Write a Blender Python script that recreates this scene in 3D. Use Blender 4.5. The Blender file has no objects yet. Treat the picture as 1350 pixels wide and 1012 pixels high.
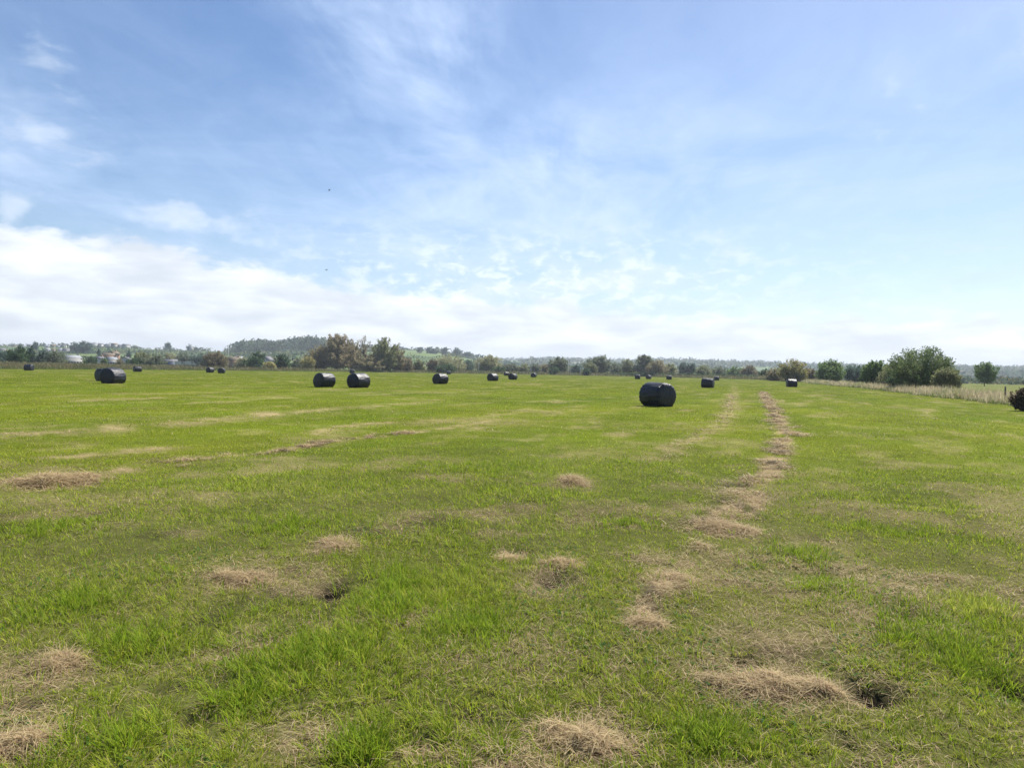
import bpy, math, random
import numpy as np
from mathutils import Matrix, Vector

C = bpy.context.scene.collection
sc = bpy.context.scene
rad = math.radians

# ------------------------------------------------------------------ camera
F = 982.0            # focal length in pixels of the 1350 px wide photograph
CAMH = 1.6
YAW, PITCH, ROLL = rad(19.9), rad(-1.01), rad(1.05)
RM = Matrix.Rotation(YAW, 3, 'Z') @ Matrix.Rotation(math.pi/2 + PITCH, 3, 'X') @ Matrix.Rotation(ROLL, 3, 'Z')
cam_d = bpy.data.cameras.new('camera')
cam = bpy.data.objects.new('camera', cam_d); C.objects.link(cam)
cam_d.sensor_width = 36; cam_d.lens = 36*F/1350
cam_d.clip_start = 0.05; cam_d.clip_end = 30000
cam.matrix_world = Matrix.Translation((0, 0, CAMH)) @ RM.to_4x4()
sc.camera = cam
RN = np.array(RM)

def pdir(px, py):
    return RM @ Vector(((px-675)/F, -(py-506)/F, -1.0))
def hz(px):
    """y of the level horizon at column px"""
    lo, hi = 300.0, 700.0
    for _ in range(40):
        m = (lo+hi)/2
        if pdir(px, m).z > 0: lo = m
        else: hi = m
    return lo
def G(px, py):
    d = pdir(px, py); t = CAMH/(-d.z)
    return (d.x*t, d.y*t)
def P(px, dist):
    """ground point in the direction of column px at a ground distance"""
    d = pdir(px, hz(px)); l = math.hypot(d.x, d.y)
    return (d.x/l*dist, d.y/l*dist)
def HM(px, ytop, dist):
    """height above the field of something reaching row ytop at that distance"""
    c = math.hypot((px-675)/F, 1.0)
    return (hz(px)-ytop)*dist/(F*c) + CAMH
def azel(px, py):
    d = pdir(px, py).normalized()
    return math.degrees(math.atan2(d.x, d.y)), math.degrees(math.asin(d.z))

# ------------------------------------------------------------------ light
SUN_EL, SUN_AZ = rad(50), rad(18)      # azimuth clockwise from +Y
world = bpy.data.worlds.new("World"); sc.world = world; world.use_nodes = True
sun_d = bpy.data.lights.new('sun', 'SUN'); sun_d.energy = 5.0; sun_d.angle = rad(1.5); sun_d.color = (1.0, .95, .87)
sun = bpy.data.objects.new('sun', sun_d); C.objects.link(sun)
sd = Vector((math.sin(SUN_AZ)*math.cos(SUN_EL), math.cos(SUN_AZ)*math.cos(SUN_EL), math.sin(SUN_EL)))
sun.rotation_euler = sd.to_track_quat('Z', 'Y').to_euler()
sc.view_settings.view_transform = 'Standard'; sc.view_settings.look = 'None'
sc.view_settings.exposure = 0.62; sc.view_settings.gamma = 1.0

def build_sky():
    nt = world.node_tree; N = nt.nodes; L = nt.links; N.clear()
    def sock(s, v):
        if isinstance(v, bpy.types.NodeSocket): L.new(v, s)
        else: s.default_value = v
    def M(op, a, b=None, c=None, clamp=False):
        n = N.new('ShaderNodeMath'); n.operation = op; n.use_clamp = clamp
        sock(n.inputs[0], a)
        if b is not None: sock(n.inputs[1], b)
        if c is not None: sock(n.inputs[2], c)
        return n.outputs[0]
    def noise(vec, scale, detail=5, rough=.55, dist=0.0):
        n = N.new('ShaderNodeTexNoise'); n.inputs['Scale'].default_value = scale
        n.inputs['Detail'].default_value = detail; n.inputs['Roughness'].default_value = rough
        n.inputs['Distortion'].default_value = dist; L.new(vec, n.inputs['Vector']); return n.outputs['Fac']
    def comb(x, y, z=0.0):
        n = N.new('ShaderNodeCombineXYZ'); sock(n.inputs[0], x); sock(n.inputs[1], y); sock(n.inputs[2], z); return n.outputs[0]
    def smooth(v, a, b):
        n = N.new('ShaderNodeMapRange'); n.interpolation_type = 'SMOOTHSTEP'
        sock(n.inputs[0], v); sock(n.inputs[1], a); sock(n.inputs[2], b); n.inputs[3].default_value = 0; n.inputs[4].default_value = 1
        return n.outputs[0]
    def mixc(f, a, b):
        n = N.new('ShaderNodeMix'); n.data_type = 'RGBA'; sock(n.inputs[0], f)
        sock(n.inputs[6], a); sock(n.inputs[7], b); return n.outputs[2]
    tc = N.new('ShaderNodeTexCoord'); sep = N.new('ShaderNodeSeparateXYZ'); L.new(tc.outputs['Generated'], sep.inputs[0])
    X, Y, Z = sep.outputs
    az = M('MULTIPLY', M('ARCTAN2', X, Y), 57.2958)
    el = M('MULTIPLY', M('ARCSINE', Z), 57.2958)
    zz = M('ADD', M('MAXIMUM', Z, 0.0), 0.09)
    px, py = M('DIVIDE', X, zz), M('DIVIDE', Y, zz)
    plane = comb(px, py)
    # frame aligned with the view direction of the field for the wispy streaks
    sky = N.new('ShaderNodeTexSky'); sky.sky_type = 'NISHITA'; sky.sun_disc = False
    sky.sun_elevation = SUN_EL; sky.sun_rotation = SUN_AZ
    sky.altitude = 0; sky.air_density = 1.0; sky.dust_density = 0.6; sky.ozone_density = 1.6
    hsv = N.new('ShaderNodeHueSaturation'); L.new(sky.outputs[0], hsv.inputs['Color'])
    hsv.inputs['Hue'].default_value = HUE; hsv.inputs['Saturation'].default_value = SAT; hsv.inputs['Value'].default_value = VAL
    # warp coordinates for soft torn edges
    w1 = noise(comb(az, el), .16, 4, .6); w2 = noise(comb(M('ADD', az, 41.0), el), .16, 4, .6)
    azw = M('ADD', az, M('MULTIPLY', M('SUBTRACT', w1, .5), 9.0))
    elw = M('ADD', el, M('MULTIPLY', M('SUBTRACT', w2, .5), 5.0))
    def blob(bx, by, sx, sy, amp, rot=0.0, a=azw, e=elw):
        u0, v0 = azel(bx, by); kx = sx/F*57.3; ky = sy/F*57.3
        du = M('SUBTRACT', a, u0); dv = M('SUBTRACT', e, v0)
        cr, sr = math.cos(rad(rot)), math.sin(rad(rot))
        p = M('DIVIDE', M('ADD', M('MULTIPLY', du, cr), M('MULTIPLY', dv, sr)), kx)
        q = M('DIVIDE', M('SUBTRACT', M('MULTIPLY', dv, cr), M('MULTIPLY', du, sr)), ky)
        g = M('EXPONENT', M('MULTIPLY', M('ADD', M('MULTIPLY', p, p), M('MULTIPLY', q, q)), -1.0))
        return M('MULTIPLY', g, amp)
    def total(bl):
        t = bl[0]
        for b in bl[1:]: t = M('ADD', t, b)
        return t
    # thin veil
    veil = total([blob(*b) for b in VEIL])
    nv = noise(plane, .9, 6, .62, .6)
    fib = noise(comb(M('MULTIPLY', M('ADD', px, M('MULTIPLY', py, .25)), 2.2), M('MULTIPLY', py, .8)), 1.6, 7, .62, 1.6)
    veil = M('MULTIPLY', M('ADD', veil, .11), smooth(M('ADD', M('MULTIPLY', nv, 1.25), M('MULTIPLY', fib, .45)), .45, 1.35)); veil = M('MULTIPLY', veil, 1.9)
    puff = total([blob(*b) for b in PUFF])
    n2 = noise(comb(M('MULTIPLY', az, .6), M('MULTIPLY', el, 1.5)), .62, 8, .6, .35)
    puffs = smooth(M('ADD', puff, M('MULTIPLY', M('SUBTRACT', n2, .5), 1.7)), .22, 1.25)
    # the low bank
    lift = total([blob(*b, a=az, e=el) for b in BANK])
    nb = noise(comb(M('MULTIPLY', az, .5), M('MULTIPLY', el, 1.1)), .55, 8, .56, .25)
    nb2 = noise(comb(M('MULTIPLY', az, .30), M('MULTIPLY', el, 1.15)), .55, 5, .5, .2)
    edge = M('ADD', M('SUBTRACT', lift, M('DIVIDE', el, 10.0)), M('MULTIPLY', M('SUBTRACT', nb, .5), .95))
    bank = smooth(M('ADD', edge, M('MULTIPLY', M('SUBTRACT', n2, .5), .75)), -.08, .30)
    low = M('EXPONENT', M('MULTIPLY', M('DIVIDE', M('MAXIMUM', el, 0.0), LOWH), -1.0))
    # colours
    puffcol = mixc(smooth(nb2, .30, .70), (.52, .56, .62, 1), (.76, .78, .80, 1))
    skyc = N.new('ShaderNodeMix'); skyc.data_type = 'RGBA'; skyc.blend_type = 'MULTIPLY'; skyc.inputs[0].default_value = 1
    L.new(hsv.outputs[0], skyc.inputs[6]); skyc.inputs[7].default_value = (SKYS, SKYS, SKYS, 1)
    c = skyc.outputs[2]
    c = mixc(M('MULTIPLY', low, .85, clamp=True), c, (.52, .60, .75, 1))
    c = mixc(M('MINIMUM', veil, .92), c, (.46, .575, .78, 1))
    c = mixc(M('MULTIPLY', puffs, .6), c, (.58, .65, .74, 1))
    n5 = noise(comb(M('MULTIPLY', az, 1.0), M('MULTIPLY', el, 2.1)), .55, 7, .6, .3)
    u0, v0 = azel(820, 372); band = M('EXPONENT', M('MULTIPLY', M('POWER', M('DIVIDE', M('SUBTRACT', el, v0), 3.2), 2.0), -1.0))
    wide = M('EXPONENT', M('MULTIPLY', M('POWER', M('DIVIDE', M('SUBTRACT', az, u0-7), 19), 2.0), -1.0))
    c = mixc(M('MULTIPLY', M('MULTIPLY', M('MULTIPLY', band, wide), smooth(n5, .46, .66)), .75), c, (.72, .77, .84, 1))
    c = mixc(M('MULTIPLY', bank, .88), c, puffcol)
    c = mixc(M('MULTIPLY', smooth(el, 2.6, .4), .6), c, (.63, .66, .70, 1))
    gm = N.new('ShaderNodeVectorMath'); gm.operation = 'SCALE'; L.new(c, gm.inputs[0]); gm.inputs['Scale'].default_value = 1/BGS
    bg = N.new('ShaderNodeBackground'); L.new(gm.outputs[0], bg.inputs[0]); bg.inputs[1].default_value = BGS
    out = N.new('ShaderNodeOutputWorld'); L.new(bg.outputs[0], out.inputs[0])

BGS = 0.12; SKYS = 0.075; HUE, SAT, VAL = .505, 1.22, 1.13; LOWH = 3.7
VEIL = [(700, 330, 330, 110, .62, -12), (540, 60, 120, 70, .45, 30), (590, 110, 30, 70, .35, -12), (480, 20, 90, 40, .35, 0),
        (1200, 130, 120, 50, .25, -30), (1050, 240, 220, 60, .28, -8), (60, 200, 130, 60, .30, -15), (1320, 330, 160, 60, .5, 0),
        (900, 150, 220, 90, .22, 0), (300, 330, 120, 50, .30, 0), (1340, 40, 60, 60, .35, 30), (720, 200, 160, 60, .3, -15)]
PUFF = [(55, 75, 40, 34, .6, -40), (60, 185, 60, 26, .72, -8), (8, 268, 30, 26, 1.2, 0), (255, 291, 75, 17, 1.2, 2), (850, 355, 40, 16, .9, -12),
        (970, 335, 40, 12, .8, -15), (915, 305, 40, 14, .6, -20), (770, 372, 60, 14, .8, 0), (680, 378, 60, 16, .9, 0), (1344, 38, 22, 24, .9, 20),
        (1185, 125, 22, 16, .5, 0), (1222, 155, 20, 14, .5, 0), (1155, 185, 22, 12, .5, 0), (820, 385, 80, 14, .8, 0), (600, 400, 90, 20, .8, 0)]
BANK = [(0, 400, 280, 150, 1.15, 0), (230, 430, 260, 80, .75, 0), (600, 440, 260, 70, .62, 0), (950, 450, 400, 70, .42, 0), (1350, 460, 300, 60, .35, 0)]
build_sky()

# ------------------------------------------------------------------ helpers
rng = np.random.default_rng(7)
def tag(o, label=None, cat=None, group=None, kind=None):
    if label: o['label'] = label
    if cat: o['category'] = cat
    if group: o['group'] = group
    if kind: o['kind'] = kind
    return o
def empty(name, loc, rz=0, sc_=1):
    o = bpy.data.objects.new(name, None); C.objects.link(o); o.location = loc
    o.rotation_euler = (0, 0, rz); o.scale = (sc_,)*3; o.empty_display_size = .3
    return o
def mesh_np(name, V, quads=None, tris=None, col=None, mat=None, parent=None, smooth=False):
    me = bpy.data.meshes.new(name)
    V = np.asarray(V, dtype=np.float32)
    nq = 0 if quads is None else len(quads); ntr = 0 if tris is None else len(tris)
    idx = np.concatenate([np.asarray(a, dtype=np.int32).ravel() for a in (quads, tris) if a is not None and len(a)])
    me.vertices.add(len(V)); me.vertices.foreach_set('co', V.ravel())
    me.loops.add(len(idx)); me.loops.foreach_set('vertex_index', idx)
    me.polygons.add(nq+ntr)
    st = np.concatenate([np.arange(nq, dtype=np.int32)*4, nq*4 + np.arange(ntr, dtype=np.int32)*3])
    me.polygons.foreach_set('loop_start', st)
    me.update(calc_edges=True)
    if smooth: me.polygons.foreach_set('use_smooth', np.ones(nq+ntr, dtype=bool))
    if col is not None:
        a = me.color_attributes.new('Col', 'FLOAT_COLOR', 'POINT')
        c4 = np.ones((len(V), 4), dtype=np.float32); c4[:, :3] = col
        a.data.foreach_set('color', c4.ravel())
    if mat: me.materials.append(mat)
    o = bpy.data.objects.new(name, me); C.objects.link(o)
    if parent: o.parent = parent
    return o
def new_mat(name):
    m = bpy.data.materials.new(name); m.use_nodes = True
    return m, m.node_tree.nodes, m.node_tree.links, m.node_tree.nodes['Principled BSDF']
def set_p(b, **k):
    for a, v in k.items(): b.inputs[a.replace('_', ' ')].default_value = v
def leaf_mat(name, transl=.35, rough=.55, spec=.3):
    m, N, L, b = new_mat(name)
    a = N.new('ShaderNodeAttribute'); a.attribute_name = 'Col'
    L.new(a.outputs['Color'], b.inputs['Base Color']); set_p(b, Roughness=rough); b.inputs['Specular IOR Level'].default_value = spec
    t = N.new('ShaderNodeBsdfTranslucent'); L.new(a.outputs['Color'], t.inputs[0])
    mx = N.new('ShaderNodeMixShader'); mx.inputs[0].default_value = transl
    L.new(b.outputs[0], mx.inputs[1]); L.new(t.outputs[0], mx.inputs[2])
    L.new(mx.outputs[0], N['Material Output'].inputs[0])
    return m
def plain_mat(name, c, rough=.7, c2=None, scale=3.0, spec=.3, metal=0.0, bump=0.0):
    m, N, L, b = new_mat(name)
    n = N.new('ShaderNodeTexNoise'); n.inputs['Scale'].default_value = scale; n.inputs['Detail'].default_value = 5
    tc = N.new('ShaderNodeTexCoord'); L.new(tc.outputs['Object'], n.inputs[0])
    r = N.new('ShaderNodeValToRGB'); r.color_ramp.elements[0].position = .35; r.color_ramp.elements[1].position = .65
    c2 = c2 or tuple(x*.8 for x in c)
    r.color_ramp.elements[0].color = (*c, 1); r.color_ramp.elements[1].color = (*c2, 1)
    L.new(n.outputs['Fac'], r.inputs[0]); L.new(r.outputs[0], b.inputs['Base Color'])
    set_p(b, Roughness=rough, Metallic=metal); b.inputs['Specular IOR Level'].default_value = spec
    if bump:
        bp = N.new('ShaderNodeBump'); bp.inputs['Strength'].default_value = bump; L.new(n.outputs['Fac'], bp.inputs['Height']); L.new(bp.outputs[0], b.inputs['Normal'])
    return m
MLEAF = leaf_mat('foliage', .5, .6, .2)
MGRASS = leaf_mat('grass_blades', .45, .7, .12)
MHAY = leaf_mat('dry_hay', .35, .7, .12)
MBARK = plain_mat('bark', (.10, .085, .065), .9, (.06, .05, .04), 6)

def vnoise(x, y, seed=0):
    x = np.asarray(x, dtype=np.float64); y = np.asarray(y, dtype=np.float64)
    xi = np.floor(x).astype(np.int64); yi = np.floor(y).astype(np.int64)
    fx = x-xi; fy = y-yi; fx = fx*fx*(3-2*fx); fy = fy*fy*(3-2*fy)
    def h(a, b):
        n = (a*374761393 + b*668265263 + seed*1442695041) & 0xffffffff
        n = ((n ^ (n >> 13))*1274126177) & 0xffffffff
        n = n ^ (n >> 16)
        return (n & 0xffff)/65535.0
    return (h(xi, yi)*(1-fx)+h(xi+1, yi)*fx)*(1-fy) + (h(xi, yi+1)*(1-fx)+h(xi+1, yi+1)*fx)*fy
def fbm(x, y, seed=0, oct=4, g=.5):
    s = 0; a = 1; t = 0
    for k in range(oct):
        s = s + a*vnoise(x*2**k+17.3*k, y*2**k-9.1*k, seed+k); t += a; a *= g
    return s/t
def sstep(a, b, x):
    t = np.clip((x-a)/(b-a), 0, 1); return t*t*(3-2*t)

# ------------------------------------------------------------------ the field: where hay, darkened bare pits and lush tufts are
def polyline(pts): return np.array([G(*p) for p in pts])
TRACKS = [  # pixel polyline -> ground, half width m, strength
    (polyline([(1008, 519), (1016, 535), (1030, 556), (1034, 572), (1030, 592), (1015, 615), (1003, 638), (985, 665), (930, 695)]), .19, 1.2),
    (polyline([(900, 730), (880, 765), (855, 800), (850, 835), (800, 930), (765, 985)]), .13, .55),
    (polyline([(968, 507), (966, 540), (945, 566), (905, 585), (850, 606)]), .45, .38),
    (polyline([(30, 640), (120, 628), (220, 610), (300, 600), (360, 594), (430, 582), (540, 570), (640, 556)]), .22, .9),
    (polyline([(0, 575), (120, 566), (260, 556), (345, 546), (420, 541), (560, 530)]), .9, .42),
    (polyline([(400, 572), (455, 562), (520, 556)]), .4, .5),
    (polyline([(60, 605), (140, 598), (200, 592)]), .4, .6),
]
def ell(px, py, wx, wy, s):
    """an ellipse in the picture -> ellipse on the ground (centre, axes along/across the line of sight)"""
    g = G(px, py); a = G(px, py-wy); b = G(px, py+wy); r = G(px+wx, py)
    d = np.array(g); u = d/np.linalg.norm(d)
    return (g[0], g[1], u[0], u[1], math.dist(a, b)/2, math.dist(g, r), s)
HAYS = [ell(*e) for e in [(67, 880, 38, 18, 1), (1010, 905, 95, 28, 1), (770, 978, 70, 28, 1), (882, 768, 42, 18, .8), (852, 828, 26, 14, .8),
        (440, 720, 28, 9, .7), (755, 636, 22, 6, .9), (330, 766, 50, 12, .8), (735, 745, 40, 9, .5), (60, 634, 60, 8, .9), (640, 706, 24, 6, .6),
        (1080, 672, 18, 6, .5), (22, 990, 40, 22, .8), (600, 865, 40, 25, .45), (1095, 640, 30, 6, .3), (960, 700, 50, 10, .6), (350, 546, 26, 4, .8),
        (150, 565, 24, 5, .6), (290, 770, 40, 14, .5), (1150, 880, 80, 40, .45), (400, 975, 60, 30, .6), (1290, 660, 30, 7, .4), (700, 860, 90, 50, .4),
        (205, 650, 25, 5, .5), (560, 1000, 60, 15, .6), (1010, 760, 50, 20, .35), (900, 640, 40, 6, .35), (640, 555, 60, 5, .4), (1180, 1000, 60, 20, .4)]]
BARE = [ell(*e) for e in [(985, 874, 16, 7, 1), (1148, 914, 34, 12, 1), (1333, 906, 26, 14, 1), (436, 780, 22, 10, .8), (30, 935, 26, 8, .5), (735, 767, 28, 12, .7),
        (560, 985, 20, 8, .5), (1200, 820, 14, 8, .6), (250, 950, 20, 9, .6), (215, 905, 30, 8, .5), (1115, 975, 18, 8, .5), (680, 730, 22, 7, .5), (300, 905, 25, 8, .5), (870, 690, 20, 5, .3)]]
LUSH = [ell(*e) for e in [(370, 862, 85, 34, 1), (505, 800, 45, 22, .8), (620, 830, 55, 26, .9), (1235, 835, 70, 40, 1), (180, 845, 60, 22, .7), (95, 800, 60, 20, .6),
        (530, 765, 30, 14, .7), (1290, 800, 34, 16, 1.1), (1100, 780, 50, 20, .6), (140, 980, 60, 26, .7), (320, 925, 60, 22, .8), (480, 990, 36, 22, .8),
        (380, 690, 90, 14, .5), (620, 620, 90, 10, .4), (1050, 730, 40, 14, .6), (820, 690, 50, 10, .4), (60, 700, 80, 12, .6), (1200, 700, 80, 14, .4), (1290, 880, 40, 24, .7), (930, 975, 50, 22, .6)]]
def ellsum(x, y, E, soft=1.0):
    s = np.zeros_like(x)
    for gx, gy, ux, uy, ra, rb, w in E:
        dx = x-gx; dy = y-gy
        a = (dx*ux+dy*uy)/ra; b = (-dx*uy+dy*ux)/rb
        s = np.maximum(s, w*np.exp(-(a*a+b*b)*soft))
    return s
def seg_dist(x, y, poly):
    d = np.full(x.shape, 1e9)
    for i in range(len(poly)-1):
        ax, ay = poly[i]; bx, by = poly[i+1]; vx, vy = bx-ax, by-ay
        t = np.clip(((x-ax)*vx+(y-ay)*vy)/(vx*vx+vy*vy), 0, 1)
        d = np.minimum(d, np.hypot(x-ax-t*vx, y-ay-t*vy))
    return d
def field_masks(x, y):
    x = np.asarray(x, dtype=float); y = np.asarray(y, dtype=float)
    r = np.hypot(x, y)
    wob = fbm(x*1.7, y*1.7, 5, 4)
    rag = fbm(x*4.5, y*4.5, 15, 4, .65)
    straw = np.zeros_like(x)
    for poly, hw, st in TRACKS:
        d = seg_dist(x, y, poly)
        straw = np.maximum(straw, st*np.exp(-((d+(wob-.5)*hw*1.6)/hw)**2*1.3)*sstep(.30, .58, fbm(x*1.3+3, y*1.3, 85, 4, .6))*1.1)
    straw = np.maximum(straw, ellsum(x, y, HAYS)*(.5+wob))
    # faint rows left by the mower, running along +Y, and random thin spots
    rows = fbm(x/.8, y/5.0, 31, 4); spots = fbm(x/1.0, y/1.6, 44, 4); big = fbm(x/7.0, y/22.0, 50, 3)
    near = np.exp(-r/14.0)
    straw = np.maximum(straw, sstep(.53, .74, rows*.5+spots*.5+(big-.5)*.25)*.36*(.25+.75*sstep(9, 20, r)))
    straw = np.maximum(straw, near*sstep(.47, .70, fbm(x*1.1, y*1.1, 71, 4)+(x/ (r+1))*0.06)*.8)
    straw = np.clip(straw*(.2+1.55*rag), 0, 1)
    lush = np.clip(ellsum(x, y, LUSH) + sstep(.52, .74, fbm(x/1.3, y/2.2, 91, 3))*.4, 0, 1)*(1-.8*straw)
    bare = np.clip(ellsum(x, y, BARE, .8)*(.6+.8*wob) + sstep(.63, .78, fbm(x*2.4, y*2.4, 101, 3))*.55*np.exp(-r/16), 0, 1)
    tone = fbm(x/2.6, y/6.0, 63, 4)       # yellow-green <-> blue-green
    return straw, lush, bare, tone, big
def ground_z(x, y):
    r = np.hypot(x, y)
    return (fbm(x/1.1, y/1.1, 3, 4)-.5)*.10*np.clip(1.2-r/120, .1, 1) - .09*ellsum(x, y, BARE) + .012*(fbm(x*6, y*6, 8, 2)-.5)

C_SOIL = np.array((.060, .050, .034)); C_STRAW = np.array((.36, .275, .145)); C_STRAW2 = np.array((.54, .43, .24))
C_G1 = np.array((.188, .262, .018)); C_G2 = np.array((.310, .350, .028)); C_G3 = np.array((.135, .238, .016)); C_YEL = np.array((.42, .42, .06))

def build_field():
    # one polar sheet round the camera, fine in front and coarse behind, out to the horizon
    a_f = np.radians(np.arange(-46, 46.01, .25)); a_b = np.radians(np.arange(49, 311, 4.0))
    ang = np.concatenate([a_f, a_b]); ca = -YAW + ang
    rr = [.0]; r = .25
    while r < 12000:
        rr.append(r); r *= 1.016 if r < 60 else (1.03 if r < 600 else 1.12)
    rr = np.array(rr); A, R = np.meshgrid(ca, rr)
    x = R*np.sin(A); y = R*np.cos(A)
    st, lu, ba, to, big = field_masks(x, y)
    z = ground_z(x, y); z[0] = z[1].mean()
    Rr = R
    col = C_G1[None, None]*.62 + (C_G2-C_G1)*to[..., None]
    far = sstep(4, 20, Rr)[..., None]       # ground painted dark close by for shaded gaps between blades, sward colour beyond
    tt = (to[..., None]-.5)
    sward = C_G1*(.62-tt*1.2) + C_G2*(.38+tt*1.2)
    sward = sward*(1 - lu[..., None]*.30) + C_G3*lu[..., None]*.30
    thatch = C_SOIL*.5 + C_STRAW*.09 + C_G1*.16
    cover = np.clip(.30+.5*fbm(x*3, y*3, 12, 3), 0, 1)[..., None]
    thick = np.maximum(cover*.28, far)
    col = thatch*(1-thick) + sward*(.47-.06*sstep(35, 90, Rr)[..., None])*thick
    s = np.clip(st*1.15, 0, 1)[..., None]
    col = col*(1-s) + (C_STRAW*.42+C_SOIL*.3)*s*(1-far) + C_STRAW*1.05*s*far
    b = ba[..., None]; col = col*(1-b) + C_SOIL*.25*b  # bare soil, with extra darkness painted in so the pits read as shaded
    ep = np.array([G(*p) for p in [(1430, 546), (1350, 536.5), (1300, 531), (1240, 524), (1188, 518.5), (1150, 513), (1100, 508.5), (1067, 505.5), (1052, 502.5)]])
    out = (sstep(2, 5, x-np.interp(y, ep[:, 1], ep[:, 0]))*(y > 5)*(Rr < 430))[..., None]
    col = col*(1-out*.8)+np.array((.150, .165, .055))*out*.8
    beyond = sstep(430, 480, Rr)[..., None]
    col = col*(1-beyond) + np.array((.10, .135, .04))*beyond
    n1, n2 = A.shape
    V = np.stack([x, y, z], -1).reshape(-1, 3)
    i, j = np.meshgrid(np.arange(n1-1), np.arange(n2), indexing='ij'); j2 = (j+1) % n2
    q = np.stack([i*n2+j, i*n2+j2, (i+1)*n2+j2, (i+1)*n2+j], -1).reshape(-1, 4)[:, ::-1]
    m, N, L, bs = new_mat('meadow_ground')
    at = N.new('ShaderNodeAttribute'); at.attribute_name = 'Col'
    tc = N.new('ShaderNodeTexCoord')
    mp = N.new('ShaderNodeMapping'); mp.inputs['Scale'].default_value = (1, .6, 1); L.new(tc.outputs['Object'], mp.inputs[0])
    n3 = N.new('ShaderNodeTexNoise'); n3.inputs['Scale'].default_value = 2.2; n3.inputs['Detail'].default_value = 9; n3.inputs['Roughness'].default_value = .72
    L.new(mp.outputs[0], n3.inputs[0])
    n4 = N.new('ShaderNodeTexNoise'); n4.inputs['Scale'].default_value = .35; n4.inputs['Detail'].default_value = 4; L.new(mp.outputs[0], n4.inputs[0])
    ma = N.new('ShaderNodeMath'); ma.operation = 'ADD'; L.new(n3.outputs[0], ma.inputs[0]); L.new(n4.outputs[0], ma.inputs[1])
    mr = N.new('ShaderNodeMapRange'); mr.inputs[1].default_value = .65; mr.inputs[2].default_value = 1.35; mr.inputs[3].default_value = .62; mr.inputs[4].default_value = 1.38
    L.new(ma.outputs[0], mr.inputs[0])
    mu = N.new('ShaderNodeVectorMath'); mu.operation = 'SCALE'; L.new(at.outputs['Color'], mu.inputs[0]); L.new(mr.outputs[0], mu.inputs['Scale'])
    L.new(mu.outputs[0], bs.inputs['Base Color']); set_p(bs, Roughness=.95); bs.inputs['Specular IOR Level'].default_value = .02
    bp = N.new('ShaderNodeBump'); bp.inputs['Strength'].default_value = .8; bp.inputs['Distance'].default_value = .06; L.new(n3.outputs[0], bp.inputs['Height']); L.new(bp.outputs[0], bs.inputs['Normal'])
    o = mesh_np('field', V, quads=q, col=col.reshape(-1, 3), mat=m, smooth=True)
    tag(o, kind='structure', label='flat mown hay meadow of short green grass')
build_field()

# ------------------------------------------------------------------ blades
def blades(x, y, z, phi, length, width, e0, e1, nseg=2):
    """curved tapering blades; e0/e1 = elevation angle at the root and at the tip"""
    n = len(x); hx, hy = np.cos(phi), np.sin(phi); tw = phi + np.pi/2 + rng.normal(0, .5, n)
    sx, sy = np.cos(tw), np.sin(tw)
    pts = [(x, y, z)]; cx, cy, cz = x, y, z
    for k in range(nseg):
        e = e0 + (e1-e0)*(k+.5)/nseg; l = length/nseg
        cx = cx + hx*np.cos(e)*l; cy = cy + hy*np.cos(e)*l; cz = cz + np.sin(e)*l
        pts.append((cx, cy, cz))
    V = np.empty((n, 2*nseg+1, 3), dtype=np.float32)
    for k in range(nseg):
        w = width*(1-.55*(k/nseg))*.5
        px, py, pz = pts[k]
        V[:, 2*k] = np.stack([px-sx*w, py-sy*w, pz], -1); V[:, 2*k+1] = np.stack([px+sx*w, py+sy*w, pz], -1)
    V[:, -1] = np.stack(pts[-1], -1)
    b = np.arange(n, dtype=np.int64)[:, None]*(2*nseg+1)
    Q = [b + np.array([[2*k, 2*k+1, 2*k+3, 2*k+2]]) for k in range(nseg-1)]
    Q = np.concatenate(Q) if Q else None
    T = b + np.array([[2*nseg-2, 2*nseg-1, 2*nseg]])
    return V.reshape(-1, 3), Q, T, 2*nseg+1
class Acc:
    def __init__(s): s.V = []; s.Q = []; s.T = []; s.K = []; s.n = 0
    def add(s, V, Q, T, col):
        s.V.append(V); s.K.append(col)
        if Q is not None: s.Q.append(Q+s.n)
        if T is not None: s.T.append(T+s.n)
        s.n += len(V)
    def build(s, name, mat, parent=None):
        return mesh_np(name, np.concatenate(s.V), np.concatenate(s.Q) if s.Q else None, np.concatenate(s.T) if s.T else None, np.concatenate(s.K), mat, parent)
def scatter(r0, r1, n, power):
    """random points in the wedge seen from the camera (and a little outside it); density ~ r^-power"""
    u = rng.random(n); k = 2-power
    r = (r0**k + u*(r1**k-r0**k))**(1/k) if abs(k) > 1e-6 else r0*(r1/r0)**u
    a = -YAW + np.radians(rng.uniform(-41, 41, n))
    return r*np.sin(a), r*np.cos(a), r
def grass_cols(x, y, jitter=.22):
    st, lu, ba, to, big = field_masks(x, y); n = len(x)
    m = np.clip(to + rng.normal(0, .18, n), 0, 1)[:, None]
    c = C_G1*(1-m) + C_G2*m
    c = c*(1-.55*lu[:, None]) + C_G3*.55*lu[:, None]*1.25
    c = c*(1+rng.normal(0, jitter, n))[:, None].clip(.45, 1.7)
    c = c*(1.08+.03*sstep(6, 14, np.hypot(x, y)))[:, None]
    yl = (rng.random(n) < .22)[:, None]
    c = np.where(yl, C_YEL*(.7+.6*rng.random(n))[:, None], c)
    dead = (rng.random(n) < (.09+.75*st))[:, None]
    c = np.where(dead, (C_STRAW + (C_STRAW2-C_STRAW)*rng.random(n)[:, None])*(.7+.5*rng.random(n))[:, None], c)
    return c, st, lu, ba, dead[:, 0]
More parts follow.
